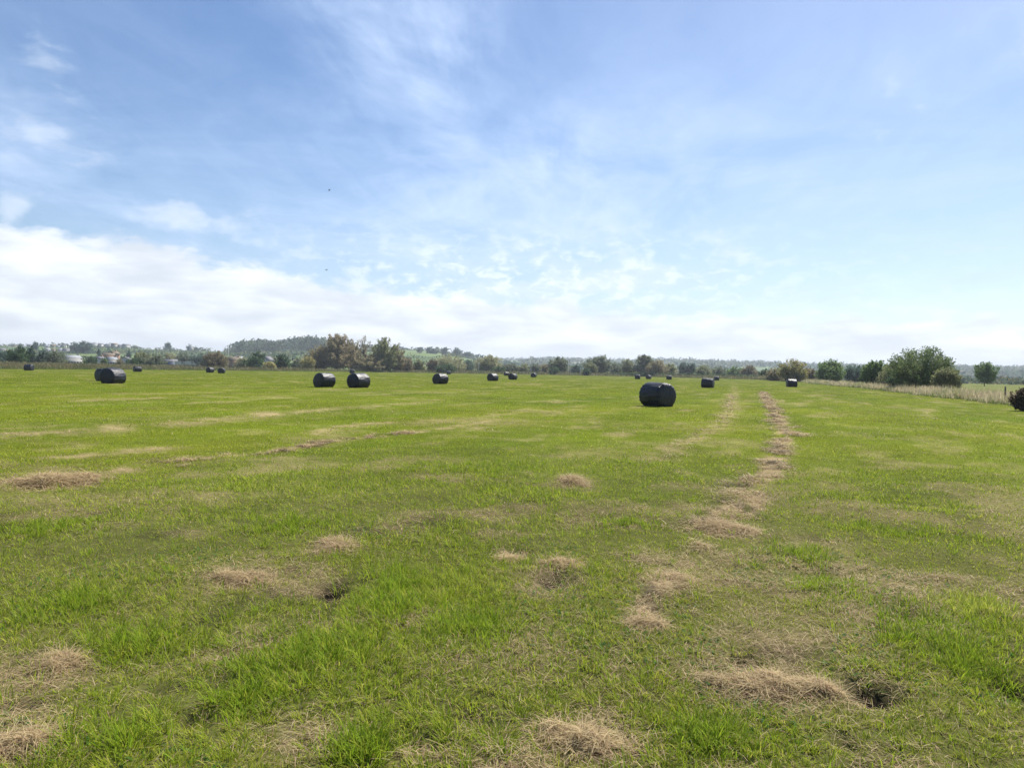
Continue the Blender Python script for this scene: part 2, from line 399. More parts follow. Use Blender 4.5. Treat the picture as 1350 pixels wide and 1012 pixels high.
def clumped(x, y, r, spread=.05):
    """pull most points towards tuft centres on a jittered lattice"""
    k = 1/.15; x0, y0 = x, y
    x, y = x*.83+y*.55+.35*fbm(x*2, y*2, 61, 2), y*.83-x*.55+.35*fbm(x*2, y*2, 62, 2)
    cx = (np.floor(x*k)+.5+(vnoise(np.floor(x*k)*7.1, np.floor(y*k)*3.7, 9)-.5)*.9)/k
    cy = (np.floor(y*k)+.5+(vnoise(np.floor(x*k)*5.3, np.floor(y*k)*9.7, 19)-.5)*.9)/k
    t = rng.random(len(x))*.5*np.clip(1.5-r/9, 0, 1)
    dx, dy = (cx-x)*t, (cy-y)*t
    return x0+dx*.83-dy*.55, y0+dx*.55+dy*.83, np.arctan2(-dx*.55-dy*.83, -dx*.83+dy*.55)
def build_grass():
    acc = Acc()
    for (r0, r1, n, pw, nseg, L0, W0) in [(1.9, 8, 300000, .75, 3, .044, .0037), (5, 18, 270000, 1.0, 2, .044, .0054), (12, 44, 220000, 1.4, 2, .050, .0105), (30, 170, 200000, 1.7, 1, .075, .028)]:
        x, y, r = scatter(r0, r1, n, pw)
        x, y, ph = clumped(x, y, r)
        c, st, lu, ba, dead = grass_cols(x, y)
        keep = rng.random(n) > np.clip(ba*1.5, 0, .96)
        keep &= rng.random(n) > st*.35
        keep &= rng.random(n) < (1 if r0 < 3 else sstep(r0, r0*1.6, r))*(1-sstep(r1*.65, r1, r))
        x, y, r, ph, c, st, lu, dead = [a[keep] for a in (x, y, r, ph, c, st, lu, dead)]; m = len(x)
        ln = L0*(.45+1.0*rng.random(m))*(1+1.1*lu)*(1-.4*st)*(.75+.6*vnoise(x*1.4, y*1.4, 23))
        ln = np.where(dead, ln*1.15, ln)
        w = W0*(.6+.8*rng.random(m))*(1+ .35*lu)
        if r0 > 4: w = w*np.clip(r/((r0+r1)*.35), .55, 2.2)
        e0 = np.where(dead, rng.uniform(.05, .7, m), rng.normal(1.12, .26, m)); e1 = e0-rng.uniform(.3, 1.5, m)*np.where(dead, .5, 1)
        ph = ph + rng.normal(0, .8, m)
        z = ground_z(x, y)-.006
        V, Q, T, k = blades(x, y, z, ph, ln, w, e0, e1, nseg)
        K = np.repeat(c, k, axis=0)
        acc.add(V, Q, T, K)
    # tall fresh tufts
    n = 30000
    cx = []; 
    E = np.array([e for e in LUSH]); wts = E[:, 6]*np.sqrt(E[:, 4]*E[:, 5])
    pick = rng.choice(len(E), 1100, p=wts/wts.sum())
    e = E[pick]; a = rng.normal(0, .55, len(e))*e[:, 4]; b = rng.normal(0, .55, len(e))*e[:, 5]
    tx = e[:, 0]+a*e[:, 2]-b*e[:, 3]; ty = e[:, 1]+a*e[:, 3]+b*e[:, 2]
    ex, ey, er = scatter(2.4, 14, 900, 1.0)
    tx = np.concatenate([tx, ex]); ty = np.concatenate([ty, ey])
    i = rng.integers(0, len(tx), n); x = tx[i]+rng.normal(0, .028, n); y = ty[i]+rng.normal(0, .028, n)
    sz = (.65+.7*rng.random(len(tx)))[i]
    c = C_G1*.55+C_G3*.6+(C_G2-C_G1)*rng.random(n)[:, None]*.9; c = c*(.75+.5*rng.random(n))[:, None]
    gold = np.hypot(x-G(1290, 800)[0], y-G(1290, 800)[1]) < .42
    c = np.where((gold & (rng.random(n) < .75))[:, None], np.array((.42, .46, .07))*(.8+.4*rng.random(n))[:, None], c)
    ln = .098*sz*(.6+.6*rng.random(n)); e0 = rng.normal(1.25, .2, n)
    V, Q, T, k = blades(x, y, ground_z(x, y)-.006, np.arctan2(y-ty[i], x-tx[i])+rng.normal(0, .5, n), ln, .0052*(.7+.6*rng.random(n)), e0, e0-rng.uniform(.2, 1.5, n), 3)
    acc.add(V, Q, T, np.repeat(c, k, axis=0))
    # low broad leaves (clover, plantain) between the blades
    x, y, r = scatter(2.2, 8, 9000, .9)
    mk = vnoise(x*1.1, y*1.1, 77) > .62; x, y = x[mk], y[mk]; n = len(x)
    c = np.array((.075, .17, .03))*(.7+.7*rng.random(n))[:, None]
    V, Q, T, k = blades(x, y, ground_z(x, y)+.004, rng.uniform(0, 6.28, n), .035*(.6+.8*rng.random(n)), .016*(.6+.8*rng.random(n)), rng.uniform(.3, 1, n), rng.uniform(-.4, .3, n), 2)
    acc.add(V, Q, T, np.repeat(c, k, axis=0))
    o = acc.build('grass', MGRASS); tag(o, 'short green meadow grass with yellowing blades', None, None, 'stuff')
build_grass()

def strands(x, y, z, n, ln, w, flat=.25):
    ph = rng.uniform(0, 6.283, n); e0 = rng.normal(.16, flat, n); e1 = e0-rng.uniform(0, 1.0, n)
    return blades(x, y, z, ph, ln, w, e0, e1, 3)
def hay_cols(n):
    t = rng.random(n)[:, None]; c = C_STRAW*.8*(1-t) + C_STRAW2*t
    red = (rng.random(n) < .15)[:, None]; c = np.where(red, np.array((.36, .24, .15)), c)
    dk = (rng.random(n) < .1)[:, None]; c = np.where(dk, c*.45, c)
    return c*1.15
def build_litter():
    acc = Acc()
    for (r0, r1, n, pw, L0, W0) in [(1.9, 7, 90000, .8, .085, .0028), (6, 20, 80000, 1.2, .10, .0055), (18, 90, 70000, 1.6, .14, .018)]:
        x, y, r = scatter(r0, r1, n, pw)
        st, lu, ba, to, big = field_masks(x, y)
        k = rng.random(n) < st**1.1*1.3+(.13 if r0 < 5 else .05); x, y, r, st = x[k], y[k], r[k], st[k]; m = len(x)
        z = ground_z(x, y)+.004+rng.random(m)*(.012+.04*st)
        V, Q, T, kk = strands(x, y, z, m, L0*(.4+rng.random(m)), W0*(.6+.8*rng.random(m)), .22)
        acc.add(V, Q, T, np.repeat(hay_cols(m), kk, axis=0))
    o = acc.build('hay_litter', MHAY); tag(o, 'dry hay stalks left lying on the mown grass', None, None, 'stuff')
build_litter()
# hay heaps one could pick up
HEAPS = [  # px, py, half width px, half depth px, height m, label
    (67, 878, 32, 11, .055, 'small pale tuft of dry hay lying in the grass near the lower left edge'),
    (985, 903, 52, 13, .075, 'long reddish heap of dry hay in the right foreground beside a dark hole'),
    (1062, 905, 38, 11, .065, 'tapering tail of loose hay just right of the long foreground heap'),
    (768, 978, 58, 17, .075, 'round heap of pale dry hay at the bottom edge of the foreground'),
    (882, 766, 30, 7, .05, 'brownish heap of hay between the foreground heap and the long hay trail'),
    (852, 828, 20, 7, .05, 'little knot of pale hay below the brownish heap'),
    (755, 635, 17, 3.5, .08, 'lone small clump of hay in the open grass left of the hay trail'),
    (58, 635, 44, 5, .14, 'flat hay heap ending the pale row on the left side'),
    (110, 632, 26, 4, .10, 'thin hay heap adjoining the right end of the flat left heap'),
    (950, 693, 34, 5, .08, 'hay heap at the near end of the long hay trail'),
    (445, 720, 22, 6, .05, 'scrap of grey-brown hay left of the middle of the field'),
    (322, 766, 34, 8, .045, 'flattened tan hay patch above the lush left tufts'),
    (20, 990, 34, 12, .06, 'ragged hay clump in the bottom left corner'),
    (678, 733, 18, 5, .045, 'small dark brown hay scrap near the middle of the foreground'),
    (740, 742, 22, 4, .04, 'low wisp of hay just right of the dark brown hay scrap'),
]
def heap_profile(K):
    def f(a, b):
        q = 0
        for ca_, cb_, sa_, sb_, w_ in K: q = q + w_*np.exp(-((a-ca_)/sa_)**2-((b-cb_)/sb_)**2)
        return np.minimum(q, 1.3)
    return f
for (px, py, wx, wy, hh, lab) in HEAPS:
    gx, gy, ux, uy, ra, rb, _ = ell(px, py, wx, wy, 1)
    r = math.hypot(gx, gy); hh *= .42 if r > 6 else .55; ra *= 1.35 if r > 6 else 1
    K = [(rng.uniform(-.75, .75), rng.uniform(-.9, .9), rng.uniform(.2, .5), rng.uniform(.18, .5), rng.uniform(.35, 1)) for _ in range(9)]+[(0, 0, .5, .45, .6)]
    hp = heap_profile(K)
    n = int(np.clip(1500*ra*rb*70/(1+r*.25), 900, 5200))
    k = rng.integers(0, len(K), n); KK = np.array(K)[k]; sp_ = np.where(rng.random(n) < .3, 2.2, 1.0)
    a, b = KK[:, 0]+rng.normal(0, .75, n)*KK[:, 2]*sp_, KK[:, 1]+rng.normal(0, .75, n)*KK[:, 3]*sp_; q = hp(a, b)
    lx = a*ra*ux-b*rb*uy; ly = a*ra*uy+b*rb*ux
    z = ground_z(gx+lx, gy+ly)+.006+hh*q*(.45+.6*rng.random(n))
    wd = .0028*max(1, r/4.5)
    V, Q, T, kk = strands(lx, ly, z, n, (.075+.007*r)*(.4+rng.random(n)), wd*(.6+.8*rng.random(n)), .18)
    ac = Acc(); ac.add(V, Q, T, np.repeat(hay_cols(n)*1.1, kk, axis=0))
    gr = np.linspace(0, 1.6, 22); ga = np.linspace(0, 2*np.pi, 48, endpoint=False); GR, GA = np.meshgrid(gr, ga, indexing='ij')
    a, b = GR*np.cos(GA), GR*np.sin(GA); q = hp(a, b); lx = a*ra*ux-b*rb*uy; ly = a*ra*uy+b*rb*ux
    zc = ground_z(gx+lx, gy+ly)+hh*q*.8-.014+.010*(fbm(lx*30, ly*30, 3, 2)-.5)
    ii, jj = np.meshgrid(np.arange(21), np.arange(48), indexing='ij'); j2 = (jj+1) % 48
    ac.add(np.stack([lx, ly, zc], -1).reshape(-1, 3), np.stack([ii*48+jj, ii*48+j2, (ii+1)*48+j2, (ii+1)*48+jj], -1).reshape(-1, 4)[:, ::-1], None, np.tile(C_STRAW*.75, (22*48, 1))*(.4+fbm(lx*40, ly*40, 9, 2).reshape(-1, 1)))
    o = ac.build('hay_heap', MHAY); o.location = (gx, gy, 0)
    tag(o, lab, 'hay', 'heaps of loose hay left on the field')
def swath(pts, hw, n, label, th=.40, L0=.10):
    """a ragged broken streak of hay dropped along a line"""
    poly = polyline(pts); seg = np.linalg.norm(np.diff(poly, axis=0), axis=1); mid = np.linalg.norm((poly[1:]+poly[:-1])/2, axis=1)
    wt = seg/mid**.9; i = rng.choice(len(seg), n, p=wt/wt.sum()); t = rng.random(n)
    p = poly[i]+(poly[i+1]-poly[i])*t[:, None]; d = (poly[i+1]-poly[i]); d /= np.linalg.norm(d, axis=1)[:, None]
    off = rng.normal(0, .55, n)*hw*(.6+.9*vnoise(p[:, 1]*.9, p[:, 0]*.9, 3))+hw*(vnoise(p[:, 1]*.8, p[:, 0]*.5, 13)-.5)*1.4
    x = p[:, 0]-d[:, 1]*off; y = p[:, 1]+d[:, 0]*off
    c = fbm(x*2.6, y*1.7, 88, 4, .6); k = rng.random(n) < sstep(th-.06, th+.12, c)
    x, y, c = x[k], y[k], c[k]; m = len(x); r = np.hypot(x, y)
    z = ground_z(x, y)+.008+.075*np.clip(c-th, 0, .3)/.3*rng.random(m)
    V, Q, T, kk = strands(x, y, z, m, L0*(1+r*.03)*(.4+rng.random(m)), .0028*np.maximum(1, r/4.2)*(.6+.8*rng.random(m)), .16)
    shade = np.where(fbm(x*7, y*4, 123, 2) > .58, .42, 1.1)[:, None]; ac = Acc(); ac.add(V, Q, T, np.repeat(hay_cols(m)*shade, kk, axis=0)); o = ac.build('hay_swath', MHAY); tag(o, label, None, None, 'stuff')  # strand clusters coloured darker to stand for shaded holes in the hay
swath([(1006, 517), (1016, 535), (1030, 556), (1036, 572), (1030, 592), (1015, 615), (1003, 638), (985, 665), (915, 702)], .32, 38000, 'long broken trail of dry hay running up the right of the field', .47)
swath([(925, 715), (885, 760), (858, 800), (850, 835)], .10, 3600, 'broken scraps of hay between the trail and the foreground heaps', .52)
swath([(5, 645), (60, 636), (120, 628), (220, 612), (300, 600), (360, 594), (430, 582), (540, 570)], .36, 15000, 'thin row of dry hay crossing the left side of the field', .53)
swath([(964, 520), (960, 545), (935, 570), (895, 588), (860, 602)], .36, 5500, 'faint scattered hay row left of the long trail', .50)

# ------------------------------------------------------------------ wrapped bales
def bale_mat():
    m, N, L, b = new_mat('black_stretch_film')
    tc = N.new('ShaderNodeTexCoord')
    mp = N.new('ShaderNodeMapping'); mp.inputs['Scale'].default_value = (1.2, 9, 9); L.new(tc.outputs['Object'], mp.inputs[0])
    n1 = N.new('ShaderNodeTexNoise'); n1.inputs['Scale'].default_value = 1.4; n1.inputs['Detail'].default_value = 6; L.new(mp.outputs[0], n1.inputs[0])
    n2 = N.new('ShaderNodeTexNoise'); n2.inputs['Scale'].default_value = 7; n2.inputs['Detail'].default_value = 4; L.new(tc.outputs['Object'], n2.inputs[0])
    ad = N.new('ShaderNodeMath'); L.new(n1.outputs[0], ad.inputs[0]); L.new(n2.outputs[0], ad.inputs[1])
    bp = N.new('ShaderNodeBump'); bp.inputs['Strength'].default_value = .85; bp.inputs['Distance'].default_value = .035
    L.new(ad.outputs[0], bp.inputs['Height']); L.new(bp.outputs[0], b.inputs['Normal'])
    r = N.new('ShaderNodeValToRGB'); r.color_ramp.elements[0].color = (.006, .008, .014, 1); r.color_ramp.elements[1].color = (.016, .019, .028, 1)
    L.new(n2.outputs[0], r.inputs[0]); L.new(r.outputs[0], b.inputs['Base Color'])
    rr = N.new('ShaderNodeMapRange'); rr.inputs[3].default_value = .36; rr.inputs[4].default_value = .54; L.new(n1.outputs[0], rr.inputs[0]); L.new(rr.outputs[0], b.inputs['Roughness'])
    b.inputs['Specular IOR Level'].default_value = .4
    return m
MBALE = bale_mat()
def bale_mesh(seed, Rb=.655, Lb=1.44):
    r_ = np.random.default_rng(seed); na = 72
    prof = []                                   # (axial, radius) along the outside, from one pole to the other
    for t in np.linspace(0, 1, 9)[:-1]: prof.append((-Lb/2+.02 - .035*(1-t), Rb*.80*t))
    for a in np.linspace(0, 90, 7): prof.append((-Lb/2+.02 + .13*(1-math.cos(rad(a))), Rb*.80 + Rb*.20*math.sin(rad(a))))
    for t in np.linspace(0, 1, 12)[1:-1]: prof.append((-Lb/2+.15 + (Lb-.30)*t, Rb*(1+.018*math.sin(math.pi*t))))
    prof += [(-p[0], p[1]) for p in prof[:15]][::-1]
    prof = np.array(prof); n = len(prof)
    th = np.linspace(0, 2*np.pi, na, endpoint=False)
    ph = r_.uniform(0, 6.28, 6)
    V = []
    for k, (ax, rr_) in enumerate(prof):
        e = rr_/Rb
        side = 1 if ax > 0 else -1
        pleat = np.abs(np.sin(th*11+ph[0]*side+np.sin(th*3+ph[4])))**.6*np.exp(-((e-.93)/.16)**2)*.042   # gathered film round the shoulders
        lump = .018*np.sin(th*2+ph[1])+.012*np.sin(th*3+ph[2]+ax*2)+.008*np.sin(th*7+ax*5+ph[3])
        # overlapping bands of film
        band = .006*np.sin(ax*26+th*.8+ph[5])
        r2 = rr_*(1+lump) + (band if e > .97 else 0) - pleat*.9
        a2 = ax + side*(-.02*np.cos(th*2+ph[3])*e) - side*pleat*.7
        y = r2*np.sin(th); z = r2*np.cos(th)
        # the load flattens it underneath and makes it sag outwards
        fl = -Rb*.86
        y = y*(1.06+.05*np.clip(-z/Rb, 0, 1))
        z = np.where(z < fl+.05, fl+.05-(fl+.05-z)*.18, z)
        V.append(np.stack([a2+0*th, y, z], -1))
    V = np.array(V); V[..., 2] -= V[..., 2].min()
    i, j = np.meshgrid(np.arange(n-1), np.arange(na), indexing='ij'); j2 = (j+1) % na
    q = np.stack([i*na+j, i*na+j2, (i+1)*na+j2, (i+1)*na+j], -1).reshape(-1, 4)
    return V.reshape(-1, 3), q
protos = []
BALES = [  # px, base row, heading of the axis (deg, anticlockwise from the line of sight turned across), scale, label
    (866.5, 535.5, -46, 1.0, 'nearest and largest black wrapped bale, its creased end turned to the right'),
    (148.5, 505.5, 50, 1.08, 'black bale on the far left, larger of the overlapping pair, end facing the camera'),
    (139, 502.5, 30, 1.0, 'black bale mostly hidden behind the larger bale of the left pair'),
    (427.5, 510.3, 42, 1.0, 'left one of the two wide black bales in front of the willows'),
    (472.5, 511, 44, 1.04, 'right one of the two wide black bales in front of the willows'),
    (580.5, 506, 44, 1.0, 'mid-distance black bale standing alone just right of the willows'),
    (649.5, 502, 52, 1.0, 'black bale with rounded end, left of the close pair in the middle'),
    (676, 500.3, 62, 1.0, 'front bale of the close black pair in the middle of the field'),
    (667.5, 495, 30, 1.0, 'rear bale of the close black pair in the middle of the field'),
    (703.5, 497.2, 72, 1.0, 'small black bale just right of the close pair in the middle'),
    (933, 511, -12, 1.0, 'black bale showing its long side, right of the nearest bale'),
    (944.5, 501.4, -5, 1.0, 'tiny black bale peeping out behind the long-sided bale'),
    (1043.5, 510, 15, 1.0, 'black bale alone on the right, below the orange-green bush'),
    (840.5, 499.6, -6, 1.0, 'left one of the far black pair above the nearest bale, long side on'),
    (855, 499.6, 74, 1.0, 'right one of the far black pair above the nearest bale, with a white glint'),
    (882, 500.3, -3, 1.0, 'far black bale to the upper right of the nearest bale'),
    (38.2, 488.2, -30, 1.0, 'small black bale below the round dark bush at the left edge'),
    (181, 490, 20, 1.0, 'small black bale right of the overlapping left pair'),
    (277, 491, 52, 1.0, 'left one of the two little black bales below the brown bush'),
    (292, 492, 78, 1.0, 'right one of the two little black bales below the brown bush'),
    (464, 492, 5, 1.0, 'tiny black bale behind the right wide bale near the willows'),
    (591.5, 493.3, 5, 1.0, 'tiny far black bale beside the lone mid-distance bale'),
]
for k, (px, py, hd, s, lab) in enumerate(BALES):
    if k < 5:
        V, q = bale_mesh(11+k); o = mesh_np('wrapped_bale', V, quads=q, mat=MBALE, smooth=True); protos.append(o)
    else:
        o = protos[k % 5].copy(); C.objects.link(o)
    g = G(px, py); d = math.hypot(*g); az = math.atan2(g[0], g[1])
    g = (g[0]*(1+.55/d), g[1]*(1+.55/d))
    o.location = (g[0], g[1], -.03); o.scale = (s, s, s); o.rotation_euler = (0, 0, -az + rad(hd))
    tag(o, lab, 'bale', 'black wrapped bales scattered over the field')

# ------------------------------------------------------------------ trees and bushes
def leaves(p, size, col, up=.0):
    n = len(p); a = rng.normal(size=(n, 3)); a /= np.linalg.norm(a, axis=1)[:, None]
    a[:, 2] += up; b = np.cross(a, rng.normal(size=(n, 3))); b /= np.linalg.norm(b, axis=1)[:, None]+1e-9
    s = (size*(.6+.8*rng.random(n)))[:, None]
    V = np.stack([p-a*s*.6, p+b*s*.34, p+a*s*.6, p-b*s*.34], 1).reshape(-1, 3)
    Q = np.arange(n*4).reshape(-1, 4)
    return V, Q, np.repeat(col, 4, axis=0)
PAL = {  # light, dark foliage colours
    'dark': ((.060, .095, .040), (.022, .045, .022)), 'green': ((.115, .160, .050), (.040, .075, .028)),
    'olive': ((.175, .180, .085), (.080, .090, .045)), 'brown': ((.195, .168, .092), (.102, .090, .053)),
    'willow': ((.215, .185, .108), (.125, .105, .068)), 'red': ((.150, .120, .070), (.060, .055, .035)), 'haw': ((.105, .130, .048), (.036, .058, .024)), 'bramble': ((.070, .052, .035), (.028, .024, .018)),
    'yellow': ((.270, .240, .090), (.130, .125, .055)), 'blue': ((.070, .105, .075), (.035, .060, .048)),
    'grey': ((.130, .145, .090), (.060, .072, .048)), 'pale': ((.240, .235, .130), (.120, .125, .070)),
    'orange': ((.215, .170, .060), (.060, .085, .030)),
}
def tube(pts, r0, r1, k=6):
    pts = np.array(pts); n = len(pts); V = []
    for i in range(n):
        t = pts[min(i+1, n-1)]-pts[max(i-1, 0)]; t /= np.linalg.norm(t)+1e-9
        u = np.cross(t, (0.3, 0.2, 1.0) if abs(t[2]) < .9 else (1.0, 0, 0)); u /= np.linalg.norm(u); v = np.cross(t, u)
        r = r0+(r1-r0)*i/(n-1); a = np.linspace(0, 2*np.pi, k, endpoint=False)
        V.append(pts[i]+r*(np.cos(a)[:, None]*u+np.sin(a)[:, None]*v))
    i, j = np.meshgrid(np.arange(n-1), np.arange(k), indexing='ij'); j2 = (j+1) % k
    return np.concatenate(V), np.stack([i*k+j, i*k+j2, (i+1)*k+j2, (i+1)*k+j], -1).reshape(-1, 4)
def bez(p0, p1, p2, t):
    t = np.asarray(t)[..., None]; return p0*(1-t)**2+2*p1*t*(1-t)+p2*t**2
STY = {  # stems, crown centre height, lower limit, leaf spread, jitter, tip spikiness, trunk height
    'bush': dict(ns=90, cz=.45, sp=.085, spike=.07, th=.04, low=-.75),
    'tree': dict(ns=70, cz=.58, sp=.080, spike=.10, th=.24, low=-.75),
    'round': dict(ns=60, cz=.50, sp=.070, spike=.04, th=.05, low=-.95),
    'willow': dict(ns=90, cz=.45, sp=.050, spike=.15, th=.08, low=-.6),
    'shrub': dict(ns=420, cz=.46, sp=.036, spike=.08, th=.02, low=-.85),
    'conifer': dict(ns=40, cz=.5, sp=.06, spike=.1, th=.05, low=-1),
    'bare': dict(ns=22, cz=.80, sp=.06, spike=.15, th=.50, low=-.6),
    'poplar': dict(ns=40, cz=.5, sp=.05, spike=.08, th=.05, low=-.95),
}
def tree(name, px, ytop, wpx, dist, style, pal, label, cat, zb=0.0, px_leaf=1.15, group=None, dens=1.0):
    s = STY[style]; x, y = P(px, dist); H = HM(px, ytop, dist)-zb; c_ = math.hypot((px-675)/F, 1)
    Wd = wpx*dist/(F*c_)/2*.96
    root = empty(name, (x, y, zb), rng.uniform(0, 6.28)); tag(root, label, cat, group)
    cz = H*s['cz']; ns = s['ns']
    # lobed envelope
    th = rng.uniform(0, 2*np.pi, ns); sz = rng.uniform(s['low'], 1, ns)
    if style in ('shrub', 'bush'): sz = np.where(sz > 0, sz*.97, sz)
    if style == 'conifer': rad_ = (1-(sz+1)/2)**.8; 
    else: rad_ = np.sqrt(np.clip(1-sz**2, 0, 1))
    k1 = rng.uniform(0, 6.28); lobe = 1+.13*np.sin(th*2+k1)+.10*np.sin(th*3+k1*2+sz*3)
    j = 1+rng.normal(-.04, s['spike'], ns)
    ends = np.stack([np.cos(th)*rad_*Wd*lobe*j, np.sin(th)*rad_*Wd*lobe*j, np.where(sz > 0, cz+(H-cz)*sz*j, cz+cz*sz*.92)], -1)
    ends[0] = (rng.normal(0, Wd*.12), 0, H)
    ends[:, 2] = np.clip(ends[:, 2], .05*H, H*1.01)
    base = np.stack([rng.normal(0, .06*Wd, ns), rng.normal(0, .06*Wd, ns), np.full(ns, s['th']*H)], -1)
    ctrl = base + (ends-base)*np.array([.35, .35, .62])*(.8+.4*rng.random(ns))[:, None]
    area = 3.0*Wd*H
    leaf = max(px_leaf*dist/F*1.25, .11)
    nl = int(np.clip(dens*(.30 if style == 'bare' else 18 if style == 'shrub' else 6)*1.0*area/(leaf*leaf*.42), 250, 42000))
    si = rng.integers(0, ns, nl); t = rng.uniform(.22, 1, nl)**.75
    p = bez(base[si], ctrl[si], ends[si], t)
    spread = s['sp']*(H+2*Wd)/2*(1.25-.85*t)[:, None]
    p = p + rng.normal(size=(nl, 3))*spread
    p[:, 2] = np.maximum(p[:, 2], .02)
    tone = rng.random(ns)[si]*.55 + .45*rng.random(nl)
    l, d = np.array(PAL[pal][0]), np.array(PAL[pal][1])
    col = (d+(l-d)*tone[:, None])*(1.6+.6*rng.random(nl))[:, None]
    V, Q, K = leaves(p, leaf, col)
    ac = Acc(); ac.add(V, Q, None, K); ac.build('crown', MLEAF, root)
    # wood: trunk and the limbs that carry the stems
    A2 = Acc(); tr = max(.035*H*.5, .05)
    if s['th'] > .15:
        v, q = tube([(0, 0, -.3), (0.02*H*.3, 0, s['th']*H*.5), (0, 0, s['th']*H*1.05)], tr, tr*.7, 8); A2.add(v, q, None, np.zeros((len(v), 3)))
    for k in rng.choice(ns, min(ns, 18 if style in ('shrub', 'willow', 'bare') else 9), replace=False):
        b0 = base[k].copy();
        if s['th'] <= .15: b0[2] = -.1
        v, q = tube(bez(b0, ctrl[k], ends[k], np.linspace(0, .93, 6)), tr*.45, tr*.08, 5); A2.add(v, q, None, np.zeros((len(v), 3)))
    A2.build('trunk', MBARK, root)
    return root

